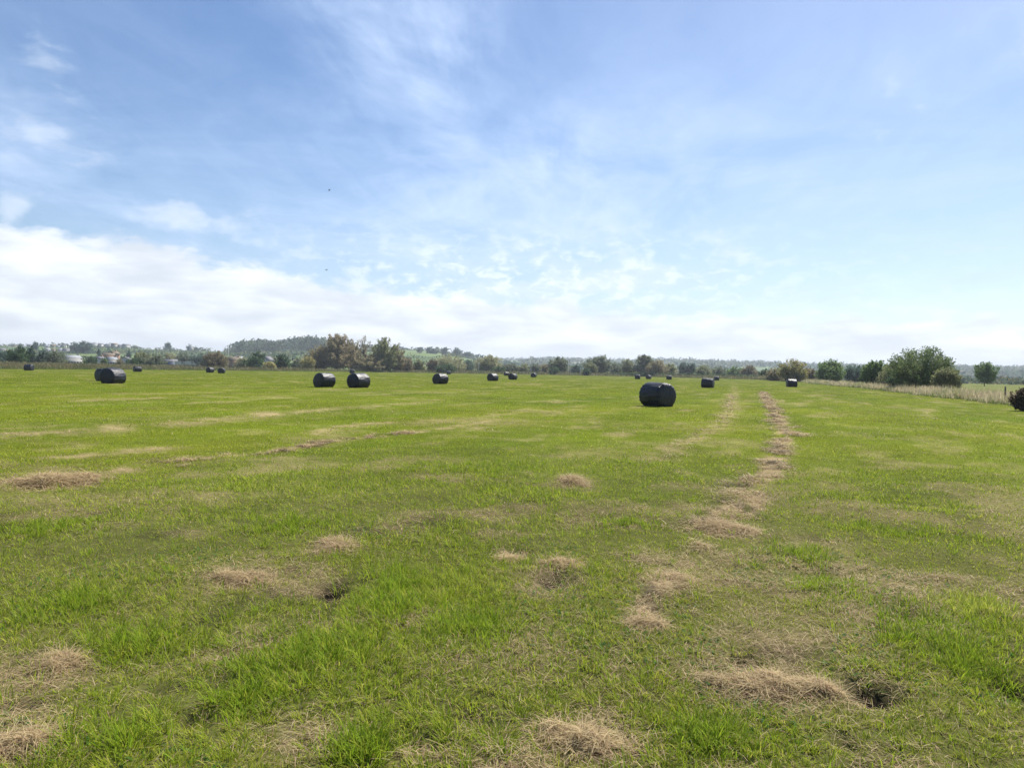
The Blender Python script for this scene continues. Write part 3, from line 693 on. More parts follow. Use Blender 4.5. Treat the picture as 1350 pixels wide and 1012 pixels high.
T_ = [  # name, px, top row, width px, distance, style, palette, label, category
 ('bush', 4, 462, 26, 300, 'bush', 'blue', 'blue-grey bush cut by the left edge of the picture', 'bush'),
 ('bush', 24, 457, 33, 232, 'round', 'dark', 'round dark green bush at the far left above the small bale', 'bush'),
 ('conifer_tree', 42, 456, 16, 300, 'poplar', 'blue', 'taller blue-green conifer just right of the round dark bush', 'tree'),
 ('conifer_tree', 55, 459, 16, 300, 'poplar', 'blue', 'broader blue-green conifer, right one of the touching pair', 'tree'),
 ('bush', 74, 462, 28, 290, 'bush', 'grey', 'dull olive bush left of the long white house', 'bush'),
 ('bush', 120, 469.5, 20, 330, 'bush', 'dark', 'low dark bush right of the long white house', 'bush'),
 ('bush', 137, 471, 10, 340, 'bush', 'green', 'little green bush between two small white houses', 'bush'),
 ('bush', 158, 473, 12, 330, 'bush', 'brown', 'small rust-brown bush right of the white houses', 'bush'),
 ('bush', 177, 471.5, 24, 300, 'bush', 'dark', 'low dark green bush above the small bale right of the left pair', 'bush'),
 ('bush', 187, 463.5, 26, 330, 'bush', 'olive', 'taller olive bush rising behind the low dark one', 'bush'),
 ('bush', 202, 466.5, 30, 300, 'bush', 'grey', 'dark grey-green bush left of the blue barn', 'bush'),
 ('bush', 223, 464.5, 26, 445, 'bush', 'pale', 'pale olive bush behind the blue barn', 'bush'),
 ('bush', 242, 465, 26, 430, 'bush', 'grey', 'grey-green bush behind the left white van', 'bush'),
 ('bush', 262, 466, 26, 425, 'bush', 'blue', 'blue-green bush left of the brown bush and behind the vans', 'bush'),
 ('bush', 283, 463.5, 34, 290, 'bush', 'red', 'rounded brown bush above the two little bales', 'bush'),
 ('bush', 320, 470.5, 20, 320, 'bush', 'pale', 'faded olive bush right of the tall thin pole', 'bush'),
 ('tree', 339, 463, 20, 350, 'tree', 'dark', 'dark tree rising above the dark green bushes right of the pole', 'tree'),
 ('bush', 334, 469.5, 30, 300, 'round', 'dark', 'wide dark green bush right of the pole', 'bush'),
 ('bush', 355, 476, 18, 285, 'bush', 'yellow', 'low yellowish bush between two dark green ones', 'bush'),
 ('bush', 373, 466, 22, 290, 'round', 'dark', 'round darkest green bush left of the willows', 'bush'),
 ('bush', 392, 471, 20, 330, 'bush', 'grey', 'small grey-green bush beside the round darkest bush', 'bush'),
 ('bush', 405, 470, 20, 310, 'bush', 'yellow', 'straw-coloured bush at the left foot of the willows', 'bush'),
 ('willow_tree', 422, 455, 42, 322, 'willow', 'brown', 'brownish willow at the left end of the big clump', 'tree'),
 ('willow_tree', 444, 440.5, 44, 320, 'willow', 'willow', 'tallest willow of the big clump, grey-brown and pointed', 'tree'),
 ('willow_tree', 463, 448, 30, 330, 'willow', 'willow', 'narrow willow just right of the tallest one', 'tree'),
 ('bare_tree', 479, 443, 22, 322, 'bare', 'brown', 'thin bare tree with a fluffy round top among the willows', 'tree'),
 ('willow_tree', 482, 467, 52, 316, 'willow', 'brown', 'low spreading willow scrub filling the gap of the clump', 'tree'),
 ('willow_tree', 507, 445.5, 40, 320, 'willow', 'olive', 'olive green willow with a forked top at the right of the clump', 'tree'),
 ('willow_tree', 523, 456, 24, 326, 'willow', 'willow', 'shorter grey willow ending the clump on the right', 'tree'),
 ('bush', 534, 471, 26, 330, 'bush', 'red', 'rust-red bush with a green foot right of the willows', 'bush'),
 ('bush', 552, 473, 18, 350, 'bush', 'olive', 'small olive bush right of the rust-red bush', 'bush'),
 ('bush', 571, 473.5, 20, 345, 'bush', 'red', 'dark reddish bush above the lone mid-distance bale', 'bush'),
 ('bush', 592, 468, 46, 370, 'bush', 'pale', 'wide tawny bush behind the dark low hedge bush', 'bush'),
 ('bush', 588, 480, 30, 335, 'round', 'dark', 'low dark green bush in front of the wide tawny bush', 'bush'),
 ('bush', 617, 474, 20, 400, 'bush', 'blue', 'blue-grey bush right of the wide tawny bush', 'bush'),
 ('bush', 644, 467.5, 38, 370, 'bush', 'pale', 'pale green-brown bush left of the middle, above the close bale pair', 'bush'),
 ('bush', 657, 482.5, 20, 350, 'round', 'dark', 'low dark bush at the foot of the pale green-brown one', 'bush'),
 ('bush', 674, 478.5, 20, 400, 'bush', 'grey', 'small grey bush, first right of the pale green-brown one', 'bush'),
 ('bush', 690, 479, 18, 400, 'bush', 'olive', 'small olive bush, second right of the pale green-brown one', 'bush'),
 ('bush', 705, 479.5, 18, 390, 'bush', 'grey', 'grey-green bush above the small bale right of the pair', 'bush'),
 ('bush', 718, 479.5, 16, 395, 'bush', 'brown', 'brown-tinged bush left of the rounded grey tree', 'bush'),
 ('tree', 736, 471, 30, 375, 'tree', 'grey', 'rounded grey-green tree left of the two thin white posts', 'tree'),
 ('bush', 730, 483.5, 16, 350, 'bush', 'dark', 'low dark bush below the rounded grey-green tree', 'bush'),
 ('bush', 759, 480, 18, 400, 'bush', 'blue', 'bluish bush right of the two thin white posts', 'bush'),
 ('bush', 773, 485, 12, 345, 'bush', 'dark', 'tiny very dark bush at the foot of the broad-topped tree', 'bush'),
 ('tree', 788, 468.5, 34, 375, 'tree', 'grey', 'broad-topped green tree right of the middle of the treeline', 'tree'),
 ('bush', 779, 477, 20, 365, 'bush', 'olive', 'olive bush in front of the broad-topped tree', 'bush'),
 ('bush', 812, 477, 18, 410, 'bush', 'grey', 'grey bush in the dip right of the broad-topped tree', 'bush'),
 ('bush', 828, 473, 20, 385, 'bush', 'olive', 'upright olive bush above the far bale pair', 'bush'),
 ('tree', 848, 468, 26, 380, 'tree', 'grey', 'airy tree right of the upright olive bush', 'tree'),
 ('bush', 867, 474, 28, 350, 'bush', 'brown', 'dark brown bush directly above the nearest bale', 'bush'),
 ('bush', 884, 479, 18, 380, 'bush', 'olive', 'small olive bush right of the dark brown bush', 'bush'),
 ('tree', 901, 477.5, 15, 430, 'tree', 'blue', 'left one of two small dark blue-green trees', 'tree'),
 ('tree', 911, 478, 12, 430, 'tree', 'blue', 'right one of two small dark blue-green trees', 'tree'),
 ('bush', 928, 481, 24, 400, 'bush', 'olive', 'low olive bush above the long-sided bale', 'bush'),
 ('bush', 948, 482.5, 22, 410, 'bush', 'grey', 'low grey bush above the tiny peeping bale', 'bush'),
 ('bush', 968, 482.5, 22, 400, 'bush', 'green', 'low green bush left of the reddish one', 'bush'),
 ('bush', 989, 481.5, 24, 350, 'bush', 'red', 'reddish dark bush left of the orange-green bush', 'bush'),
 ('bush', 1009, 486, 18, 300, 'round', 'dark', 'small round dark bush at the left foot of the orange-green bush', 'bush'),
 ('bush', 1045, 474, 40, 225, 'bush', 'orange', 'wide orange-green bush above the bale alone on the right', 'bush'),
 ('bush', 1020, 485, 22, 240, 'bush', 'brown', 'low brown scrub joined to the left of the orange-green bush', 'bush'),
 ('bush', 1067, 483, 18, 230, 'bush', 'red', 'low reddish scrub right of the orange-green bush', 'bush'),
 ('bush', 1095, 474, 42, 205, 'bush', 'green', 'rounded green bush second from the left of the right hedge', 'bush'),
 ('bush', 1126, 480.5, 32, 240, 'bush', 'blue', 'dark bluish bush between the rounded green and yellow-green ones', 'bush'),
 ('bush', 1154, 474.5, 36, 138, 'shrub', 'green', 'twiggy green bush left of the great hawthorn', 'bush'),
 ('bush', 1177, 478, 36, 122, 'bush', 'olive', 'yellow-green bush leaning on the left side of the great hawthorn', 'bush'),
 ('hawthorn_tree', 1214, 456, 94, 104, 'shrub', 'haw', 'great spiky hawthorn thicket, tallest in the right hedge', 'tree'),
 ('bush', 1248, 484, 34, 96, 'shrub', 'olive', 'low brown-green scrub at the right foot of the great hawthorn', 'bush'),
 ('bush', 1190, 486, 34, 108, 'bush', 'dark', 'low dark bush under the left side of the great hawthorn', 'bush'),
 ('tree', 1298, 477, 29, 210, 'tree', 'green', 'lone small tree in the next field right of the great hawthorn', 'tree'),
 ('bush', 1353, 511, 34, 47, 'round', 'bramble', 'rounded dark brown bramble bush cut by the right edge of the picture', 'bush'),
]
for t in T_:
    tree(*t, zb=0.0, group=('willows in the big clump' if t[0] == 'willow_tree' else None))

# ------------------------------------------------------------------ hills
RIDGE = np.array([(-500, 455), (-100, 458), (0, 458), (60, 459), (100, 459), (200, 461), (250, 463), (300, 464), (340, 463), (420, 460), (470, 460), (520, 461), (560, 463), (600, 468), (650, 479), (700, 489), (760, 497), (2200, 530)], dtype=float)
FARR = np.array([(-500, 462), (0, 466), (400, 474), (600, 476), (650, 476), (700, 476), (800, 477), (900, 478), (1000, 480), (1100, 483), (1200, 485), (1300, 487), (1400, 489), (1800, 496)], dtype=float)
HZ0 = hz(675); HSL = (hz(1350)-hz(0))/1350
def col_of(az):     # world azimuth -> photograph column at the horizon
    return 675 + F*np.tan(np.clip(az+YAW, -1.25, 1.25))
def hill_z(x, y):
    az = np.arctan2(x, y); r = np.hypot(x, y); px = col_of(az); h = HZ0+HSL*(px-675)
    c = np.sqrt(((px-675)/F)**2+1); c = np.minimum(c, 2)
    e1 = h-np.interp(px, RIDGE[:, 0], RIDGE[:, 1]); z1 = CAMH+np.maximum(e1, -3)*1350/(F*c)
    t1 = np.clip((r-370)/(1350-370), 0, 1)
    a = np.where(e1 > -1, z1, 0)*t1**1.15*np.clip(1.0-(r-1350)/2500, .3, 1)
    e2 = h-np.interp(px, FARR[:, 0], FARR[:, 1]); z2 = CAMH+e2*2900/(F*c)
    b = z2*sstep(900, 2900, r)
    n = (fbm(x/260, y/260, 200, 3)-.5)*12*np.clip((r-500)/700, 0, 1)*np.clip(np.maximum(a, b)/15, 0, 1)
    return np.maximum(a, b)+n - 1.2*np.clip((520-r)/150, 0, 1)-.25
def build_hills():
    ca = -YAW+np.radians(np.arange(-64, 64.1, .4)); rr = np.concatenate([np.arange(380, 1500, 28), np.arange(1500, 4200, 70), [4600, 5200]])
    A, R = np.meshgrid(ca, rr); x, y = R*np.sin(A), R*np.cos(A); z = hill_z(x, y)
    z[-1] = -60
    n1, n2 = A.shape; i, j = np.meshgrid(np.arange(n1-1), np.arange(n2-1), indexing='ij')
    q = np.stack([i*n2+j, i*n2+j+1, (i+1)*n2+j+1, (i+1)*n2+j], -1).reshape(-1, 4)[:, ::-1]
    m, N, L, b = new_mat('hill_pastures')
    tc = N.new('ShaderNodeTexCoord'); mp = N.new('ShaderNodeMapping'); mp.inputs['Scale'].default_value = (1/190, 1/110, 0); mp.inputs['Rotation'].default_value = (0, 0, .5)
    L.new(tc.outputs['Object'], mp.inputs[0]); v = N.new('ShaderNodeTexVoronoi'); v.inputs['Scale'].default_value = 1; L.new(mp.outputs[0], v.inputs['Vector'])
    sp = N.new('ShaderNodeSeparateColor'); L.new(v.outputs['Color'], sp.inputs[0])
    r = N.new('ShaderNodeValToRGB'); r.color_ramp.interpolation = 'CONSTANT'
    e = r.color_ramp.elements; e[0].color = (.10, .155, .05, 1); e[1].position = .25; e[1].color = (.13, .18, .06, 1)
    for p_, c_ in [(.5, (.085, .13, .05)), (.7, (.17, .17, .085)), (.82, (.12, .18, .055))]:
        k = e.new(p_); k.color = (*c_, 1)
    L.new(sp.outputs[0], r.inputs[0]); L.new(r.outputs[0], b.inputs['Base Color']); set_p(b, Roughness=.9); b.inputs['Specular IOR Level'].default_value = .1
    o = mesh_np('hills', np.stack([x, y, z], -1).reshape(-1, 3), quads=q, mat=m, smooth=True); tag(o, 'low green hills of small fields behind the treeline', None, None, 'structure')
build_hills()
def hz_at(x, y): return float(hill_z(np.array([x]), np.array([y]))[0])
def tufts(name, cx, cy, cz, rad_, hgt, nleaf, size, pals, label, kind='stuff'):
    """many leafy crowns as one mass"""
    n = len(cx); cols = []
    k = np.repeat(np.arange(n), nleaf); m = len(k)
    d = rng.normal(size=(m, 3)); d /= np.linalg.norm(d, axis=1)[:, None]; d *= (.55+.45*rng.random(m))[:, None]
    p = np.stack([cx[k]+d[:, 0]*rad_[k], cy[k]+d[:, 1]*rad_[k], cz[k]+hgt[k]*(.5+.5*d[:, 2])], -1)
    pi = rng.integers(0, len(pals), n)
    l = np.array([PAL[a][0] for a in pals])[pi][k]; dd = np.array([PAL[a][1] for a in pals])[pi][k]
    tone = rng.random(n)[k]*.5+.5*rng.random(m)
    V, Q, K = leaves(p, size, (dd+(l-dd)*tone[:, None])*1.4)
    ac = Acc(); ac.add(V, Q, None, K); o = ac.build(name, MLEAF); tag(o, label, None, None, kind); return o
def polar(px, r):
    a = np.arctan((px-675)/F)-YAW; return r*np.sin(a), r*np.cos(a)
# wood on the hill
n = 300; px = rng.uniform(306, 432, n); r = rng.uniform(1120, 1420, n); k = rng.random(n) < np.clip((px-285)/60, .1, 1); px, r = px[k], r[k]; x, y = polar(px, r); n = len(x)
hg = 9+7*fbm(x/50, y/50, 4, 2)+rng.random(n)*5 + np.interp(px, [306, 318, 345, 355, 362, 385, 410, 432], [-3, 4, 5, 4, 2, 9, 9, 3])
tufts('wood', x, y, hill_z(x, y)-2, rng.uniform(7, 12, n), hg, 46, 3.4, ['blue', 'dark', 'grey'], 'dark blue-green wood crowning the hill left of the willows')
# hedgerows across the near hill
X = []; Y = []
for k in range(30):
    p0, r0 = rng.uniform(-60, 640), rng.uniform(560, 1330); x0, y0 = polar(np.array([p0]), r0)
    ang = rng.choice([.25, 1.75])+rng.normal(0, .12); ln = rng.uniform(90, 300); m = int(ln/6); t = np.arange(m)*6
    X.append(x0+np.cos(ang)*t); Y.append(y0+np.sin(ang)*t)
for e in range(70):
    p0, r0 = rng.uniform(-60, 640), rng.uniform(520, 1330); x0, y0 = polar(np.array([p0]), r0); m = rng.integers(1, 7)
    X.append(x0+rng.normal(0, 9, m)); Y.append(y0+rng.normal(0, 9, m))
x = np.concatenate(X); y = np.concatenate(Y); n = len(x)
tufts('hedgerows', x, y, hill_z(x, y)-.6, rng.uniform(2, 3.6, n), rng.uniform(2.5, 5.5, n), 20, 1.5, ['blue', 'dark', 'grey', 'olive'], 'hedgerows and scattered bushes dividing the left hill')
# ridge line trees of the left skyline seen as one ragged edge
px = rng.uniform(-60, 345, 90); px = px[vnoise(px/22, px*0, 8) > .45]; x, y = polar(px, rng.uniform(1300, 1350, len(px))); n = len(x)
tufts('skyline_trees', x, y, hill_z(x, y)-1, rng.uniform(4, 9, n), rng.uniform(4, 9, n), 34, 2.6, ['blue', 'grey', 'dark'], 'ragged trees along the crest of the left hill')
# distant wooded country to the right
n = 3600; px = rng.uniform(440, 1420, n); r = rng.uniform(1300, 3000, n); x, y = polar(px, r); k = fbm(x/170, y/170, 66, 3) > .43; x, y = x[k], y[k]; n = len(x)
tufts('distant_woods', x, y, hill_z(x, y)-2, rng.uniform(9, 18, n), rng.uniform(8, 17, n), 16, 6.0, ['blue', 'dark', 'grey'], 'far blue woods on the low hills behind the treeline')
# middle distance scrub behind the far hedge
n = 520; px = rng.uniform(500, 1040, n); r = rng.uniform(430, 900, n); x, y = polar(px, r); 
tufts('scrub', x, y, hill_z(x, y)*0-.4, rng.uniform(3, 6, n), rng.uniform(3.5, 7.0, n)*(.7+.5*vnoise(px/30, px*0, 3)), 42, 1.1, ['grey', 'olive', 'blue', 'brown'], 'mixed scrub of the flat land behind the far edge of the field')
n = 150; px = rng.uniform(-40, 420, n); r = rng.uniform(400, 560, n); x, y = polar(px, r)
tufts('village_gardens', x, y, hill_z(x, y)-.4, rng.uniform(2, 4.5, n), rng.uniform(1.5, 3.6, n), 40, .8, ['grey', 'olive', 'pale', 'blue', 'brown'], 'garden bushes round the near village houses')
n = 260; px = rng.uniform(1060, 1400, n); r = rng.uniform(300, 420, n); x, y = polar(px, r)
tufts('far_hedge', x, y, x*0-.3, rng.uniform(2, 4, n), rng.uniform(2, 3.6, n), 40, .8, ['grey', 'blue', 'brown'], 'low dull hedge across the next field on the right')
# hill skyline trees one can tell apart
for (px, yt, w, lab) in [(553, 457.5, 9, 'small round tree on the bare hill, leftmost of the skyline row'), (565, 457, 7, 'slim dark tree, second on the bare hill skyline'),
        (571, 459.5, 13, 'broad low tree, third on the bare hill skyline'), (585, 457.5, 10, 'rounded dark tree at the middle of the bare hill skyline'),
        (602, 458, 11, 'tree with a flat layered top on the bare hill skyline'), (616, 464, 13, 'squarish tree lowest on the right of the bare hill skyline')]:
    x, y = P(px, 1200); zz = hz_at(x, y)-1
    tree('tree', px, yt, w, 1200, 'tree', 'blue', lab, 'tree', zb=zz, px_leaf=.8)
for (px, yt, w, d, lab) in [(112, 450, 20, 900, 'tall blue-grey tree group standing above the village on the left'), (99, 452, 14, 950, 'lower grey tree left of the tall blue-grey one'),
        (27, 453, 8, 900, 'small tree on the skyline among the far-left roofs'), (47, 450.5, 9, 950, 'thin dark tree on the skyline above the conifer pair'), (221, 451.5, 10, 1250, 'lone tree on the left hill crest above the blue barn'), (249, 453, 7, 1250, 'smaller lone tree on the crest above the white vans'),
        (130, 459, 5, 620, 'narrow dark poplar above the small white houses'), (146, 461, 5, 600, 'narrow dark poplar right above the white terrace'), (170, 460, 7, 600, 'small pointed tree left of the tall olive bush')]:
    x, y = P(px, d); zz = hz_at(x, y)-.6
    tree('tree', px, yt, w, d, 'poplar' if w < 8 else 'tree', 'blue', lab, 'tree', zb=zz, px_leaf=.8)

# ------------------------------------------------------------------ rough grass along the edges of the field
def edge_grass(name, pts, depth, n, hh, w, cols, label, back=1.0):
    poly = np.array([G(*p) if len(p) == 2 else P(p[0], p[2]) for p in pts]); seg = np.linalg.norm(np.diff(poly, axis=0), axis=1)
    # constant picture density: weight the segments by how large they show
    mid = (poly[1:]+poly[:-1])/2; wt = seg/np.linalg.norm(mid, axis=1)**1.3; i = rng.choice(len(seg), n, p=wt/wt.sum()); t = rng.random(n)
    p = poly[i]+(poly[i+1]-poly[i])*t[:, None]; u = p/np.linalg.norm(p, axis=1)[:, None]
    o_ = rng.random(n)**1.2*depth*(.7+.6*vnoise(p[:, 0]/3, p[:, 1]/3, 5)) ; ragged = (fbm(p[:, 0]/2.2, p[:, 1]/2.2, 6, 3)-.5)*2.2
    dirn = np.array([back, 0.0]) if back else None
    p = p + (dirn if back else u)*(o_+ragged)[:, None]
    r = np.linalg.norm(p, axis=1)
    cl = fbm(p[:, 0]/1.6, p[:, 1]/1.6, 16, 3)
    ln = hh*(.35+.75*rng.random(n))*(.45+1.1*cl)*np.clip(.5+o_/depth*2, .5, 1)
    ww = w*(.6+.8*rng.random(n))*np.clip(r/60, .7, 6)
    e0 = rng.normal(1.3, .2, n); e1 = e0-rng.uniform(0, 1.1, n)
    V, Q, T, k = blades(p[:, 0], p[:, 1], np.full(n, -.04), rng.uniform(0, 6.28, n), ln, ww, e0, e1, 2)
    tone = np.clip(fbm(p[:, 0]/4, p[:, 1]/4, 26, 3)*1.6-.3+rng.normal(0, .22, n), 0, .999)
    cc = np.array(cols)[(tone*len(cols)).astype(int)]*(.7+.6*rng.random(n))[:, None]
    gw = (rng.random(n) < .75*np.clip(1-o_/(depth*.3), 0, 1)) | (rng.random(n) < .12); ln_ = np.where(gw, .6, 1)*ln; V, Q, T, k = blades(p[:, 0], p[:, 1], np.full(n, -.04), rng.uniform(0, 6.28, n), ln_, ww, e0, e1, 2)
    cc = np.where(gw[:, None], np.array((.16, .22, .05))*(.6+.7*rng.random(n))[:, None], cc)
    ac = Acc(); ac.add(V, Q, T, np.repeat(cc, k, axis=0)); o = ac.build(name, MHAY); tag(o, label, None, None, 'stuff')
TAN = [(.56, .47, .29), (.64, .56, .37), (.46, .36, .23), (.34, .34, .15), (.58, .50, .33), (.26, .30, .11)]
edge_grass('tall_grass', [(1430, 546), (1350, 536.5), (1300, 531), (1240, 524), (1188, 518.5), (1150, 513), (1100, 508.5), (1067, 505.5), (1052, 502.5)], 5.0, 60000, .95, .032, TAN,
           'tall straw-coloured grass bank along the right side of the field', 1.0)
GRN = [(.15, .16, .06), (.26, .22, .12), (.12, .14, .05), (.32, .26, .15), (.20, .18, .09)]
edge_grass('rough_grass', [(-60, 0, 185), (0, 0, 190), (120, 0, 215), (250, 0, 245), (400, 0, 285), (560, 0, 330), (700, 0, 345), (850, 0, 345), (1000, 0, 290), (1045, 0, 215)], 16, 60000, 1.7, .03, GRN,
           'rough grass and weeds along the far edge of the field', 0)
def hedge(px0, px1, d0, d1, h, pals, label, name='hedge'):
    n = int(abs(px1-px0)*1.6); t = np.linspace(0, 1, n); x, y = polar(px0+(px1-px0)*t, d0+(d1-d0)*t)
    o = tufts(name, x, y, x*0-.2, rng.uniform(1.0, 1.8, n), h*(.7+.5*rng.random(n)), 60, .42, pals, label, None); tag(o, label, 'hedge')
hedge(0, 230, 205, 262, 1.6, ['olive', 'brown', 'olive'], 'low brown-green hedge line below the village on the left')
hedge(560, 800, 352, 362, 1.5, ['dark', 'grey', 'olive'], 'thin dark hedge at the far edge between the willows and the middle')
hedge(800, 1015, 355, 320, 1.9, ['dark', 'dark', 'green'], 'dark green hedge behind the far bales right of the middle')

# ------------------------------------------------------------------ buildings of the village
M_WHITE = plain_mat('white_render', (.50, .49, .47), .8, (.42, .41, .40), .6)
M_BRICK = plain_mat('brick_wall', (.36, .22, .15), .85, (.30, .18, .13), 2)
M_SLATE = plain_mat('slate_roof', (.17, .17, .18), .7, (.12, .12, .13), 1.5)
M_TILE = plain_mat('tile_roof', (.20, .155, .105), .8, (.15, .12, .085), 1.5)
M_PALER = plain_mat('pale_sheet_roof', (.29, .30, .31), .7, (.23, .24, .25), .8)
M_BLUE = plain_mat('blue_sheet_cladding', (.06, .09, .17), .5, (.05, .075, .14), 2)
M_GLASS = plain_mat('window_glass', (.03, .035, .045), .12, (.04, .045, .055), 1, .6)
M_POST = plain_mat('weathered_wood', (.12, .10, .08), .9, (.08, .065, .05), 9)
M_PALE = plain_mat('galvanised_post', (.62, .62, .60), .5, (.5, .5, .48), 3)
def boxm(x0, x1, y0, y1, z0, z1):
    V = np.array([(x, y, z) for z in (z0, z1) for x, y in ((x0, y0), (x1, y0), (x1, y1), (x0, y1))], dtype=float)
    Q = np.array([(3, 2, 1, 0), (4, 5, 6, 7), (0, 1, 5, 4), (1, 2, 6, 5), (2, 3, 7, 6), (3, 0, 4, 7)]); return V, Q
def part(name, VQ, mat, parent=None, T=None):
    return mesh_np(name, VQ[0], quads=VQ[1], tris=T, mat=mat, parent=parent)
def gable(W, D, h, rise, over=.3, th=.18, hip=0.0):
    a, d = W/2+over, D/2+over; x = a-hip*D/2
    drop = rise*over/(D/2)
    V = []
    for k, s in ((0, 0), (1, th)):
        V += [(-a, -d, h-drop+s), (a, -d, h-drop+s), (x, 0, h+rise+s), (-x, 0, h+rise+s), (a, d, h-drop+s), (-a, d, h-drop+s)]
    V = np.array(V)
    Q = [(6, 7, 8, 9), (9, 8, 10, 11), (3, 2, 1, 0), (5, 4, 2, 3), (0, 1, 7, 6), (4, 5, 11, 10)]
    T = []
    if hip > 0: T = [(7, 10, 8), (11, 6, 9)]
    Q += [(1, 2, 8, 7), (2, 4, 10, 8), (5, 3, 9, 11), (3, 0, 6, 9)] 
    return V, np.array(Q), (np.array(T) if len(T) else None)
def house(px, dist, wpx, ytop, D, wall, roof, label, nwin=3, rows=1, hip=0.0, chim=True, rise=None, turn=0.0, z=None, group=None, cat='house', name='house'):
    x, y = P(px, dist); zb = hz_at(x, y)-.1 if z is None else z; c_ = math.hypot((px-675)/F, 1)
    W = wpx*dist/(F*c_); H = HM(px, ytop, dist)-zb; rise = rise or H*.26; h = max(H-rise, 1.8)
    root = empty(name, (x, y, zb), -math.atan2(x, y)+turn); tag(root, label, cat, group)
    V, Q = boxm(-W/2, W/2, -D/2, D/2, -1.5, h)
    T = None
    if hip == 0:
        V = np.concatenate([V, [(-W/2, 0, h+rise-.02), (W/2, 0, h+rise-.02)]]); T = np.array([(4, 8, 7), (5, 6, 9)])
    part('wall', (V, Q), wall, root, T)
    V, Q, T = gable(W, D, h+.02, rise, hip=hip); part('roof', (V, Q), roof, root, T)
    if chim:
        ch = part('chimney', boxm(W*.28, W*.28+.7, -.4, .4, h+rise*.5, h+rise+.9), M_BRICK, root)
    for r in range(rows):
        for k in range(nwin):
            wx = -W/2+W*(k+.5)/nwin; wz = 1.15+2.6*r
            if wz+.5 > h: continue
            part('window', boxm(wx-.5, wx+.5, -D/2-.04, -D/2+.05, wz, wz+min(1.1, h-wz-.15)), M_GLASS, root)
    return root
house(95, 430, 23, 468.5, 8, M_WHITE, M_PALER, 'long low white house with a pale hipped roof left of the low dark bush', 7, 1, .35, False)
house(131, 440, 9, 470, 7, M_WHITE, M_SLATE, 'small white house with a sloping grey roof, right of the low dark bush', 2, 1, 0, True, turn=.5)
house(148, 430, 13, 470.5, 7, M_WHITE, M_PALER, 'white terrace with a pinkish roof above the left bale pair', 4, 1, .3, True)
house(166.5, 420, 8, 471, 6, M_WHITE, M_SLATE, 'little white gable house at the left of the low dark green bush', 1, 1, 0, False, turn=.9)
house(143, 520, 14, 465.5, 8, M_BRICK, M_TILE, 'brick house with an orange tiled roof behind the white terrace', 4, 1)
house(150, 560, 8, 463, 7, M_BRICK, M_TILE, 'small orange-roofed house at the right end of the tiled one', 1, 1, turn=.6)
house(225, 400, 15, 474, 10, M_BLUE, M_SLATE, 'low dark blue barn with a grey roof', 0, 1, 0, False, cat='barn', name='barn', rise=1.0)
house(309, 400, 14, 470.5, 7, M_BRICK, M_TILE, 'reddish brick house just right of the tall thin pole', 3, 1)
house(352, 420, 9, 470, 6, M_WHITE, M_SLATE, 'white house between the two dark green bushes', 2, 1, 0, False, turn=.7)
house(315, 470, 9, 470, 6, M_WHITE, M_PALER, 'small pale-roofed house behind the reddish brick one', 2, 1, 0, False)
house(259, 470, 7, 469.5, 6, M_WHITE, M_PALER, 'pale-roofed shed glimpsed between bushes left of the brown bush', 0, 1, 0, False, cat='shed', name='shed')
# village on the skyline, far left
sky_h = [(3, 459, 7), (12, 457, 8), (20, 456, 6), (33, 455.5, 9), (40, 454.5, 6), (63, 455, 7), (70, 454, 5), (77, 455.5, 6), (84, 454.5, 6), (62, 458.5, 5), (71, 459, 3.5), (80, 459, 4), (87, 459, 7),
         (103, 455.5, 6), (118, 453, 5), (124, 452, 8), (132, 452.5, 6), (143, 453, 7), (151, 452.5, 6), (159, 454, 6), (166, 453.5, 9), (252, 456, 5), (10, 461, 5), (356, 464.5, 2.2)]
VL = ['first', 'second', 'third', 'fourth', 'fifth', 'sixth', 'seventh', 'eighth', 'ninth', 'tenth', 'eleventh', 'twelfth', 'thirteenth', 'fourteenth', 'fifteenth', 'sixteenth', 'seventeenth', 'eighteenth', 'nineteenth', 'twentieth', 'twenty-first', 'twenty-second', 'twenty-third', 'twenty-fourth']
order = sorted(range(len(sky_h)), key=lambda i: sky_h[i][0])
for i, (px, yt, w) in enumerate(sky_h):
    dist = 1180 if yt < 457.5 else 930
    lab = f"tiny {'white' if i % 3 else 'grey-roofed white'} house of the hill village, {VL[order.index(i)]} from the left"
    if px == 252: lab = 'tiny white farmhouse near the crest above the white vans'
    if px == 356: lab = 'tiny white cottage low on the slope under the hill wood'
    x, y = P(px, dist); zt = HM(px, yt, dist)
    house(px, dist, w, yt, 7, M_WHITE, [M_SLATE, M_PALER, M_TILE, M_PALER][i % 4], lab, 2, 1, 0, False, z=min(hz_at(x, y)-.5, zt-6.5), turn=rng.uniform(-.6, .6), group='houses of the hill village', rise=2.2)
# poles and posts
def pole(px, yt, dist, w, mat, label, name='post', zb=0, cap=True, cat='post'):
    x, y = P(px, dist); H = HM(px, yt, dist)-zb
    v, q = tube([(0, 0, -.3), (0, 0, H*.5), (rng.normal(0, .01)*H, 0, H)], w*1.1, w*.8, 8)
    o = part(name, (v, q), mat); n = len(v); o.location = (x, y, zb); 
    me = o.data; import bmesh; bm = bmesh.new(); bm.from_mesh(me); bmesh.ops.holes_fill(bm, edges=[e for e in bm.edges if e.is_boundary], sides=0)
    bm.to_mesh(me); bm.free(); tag(o, label, cat); return o
pole(301, 455, 420, .16, M_PALE, 'tall thin pale pole left of the reddish brick house', 'mast', cat='pole')
pole(749, 475, 350, .13, M_PALE, 'left one of two thin white posts in the middle treeline')
pole(752.5, 475, 350, .13, M_PALE, 'right one of two thin white posts in the middle treeline')
pole(631, 477, 340, .14, M_PALE, 'thin pale post in front of the pale green-brown bush')
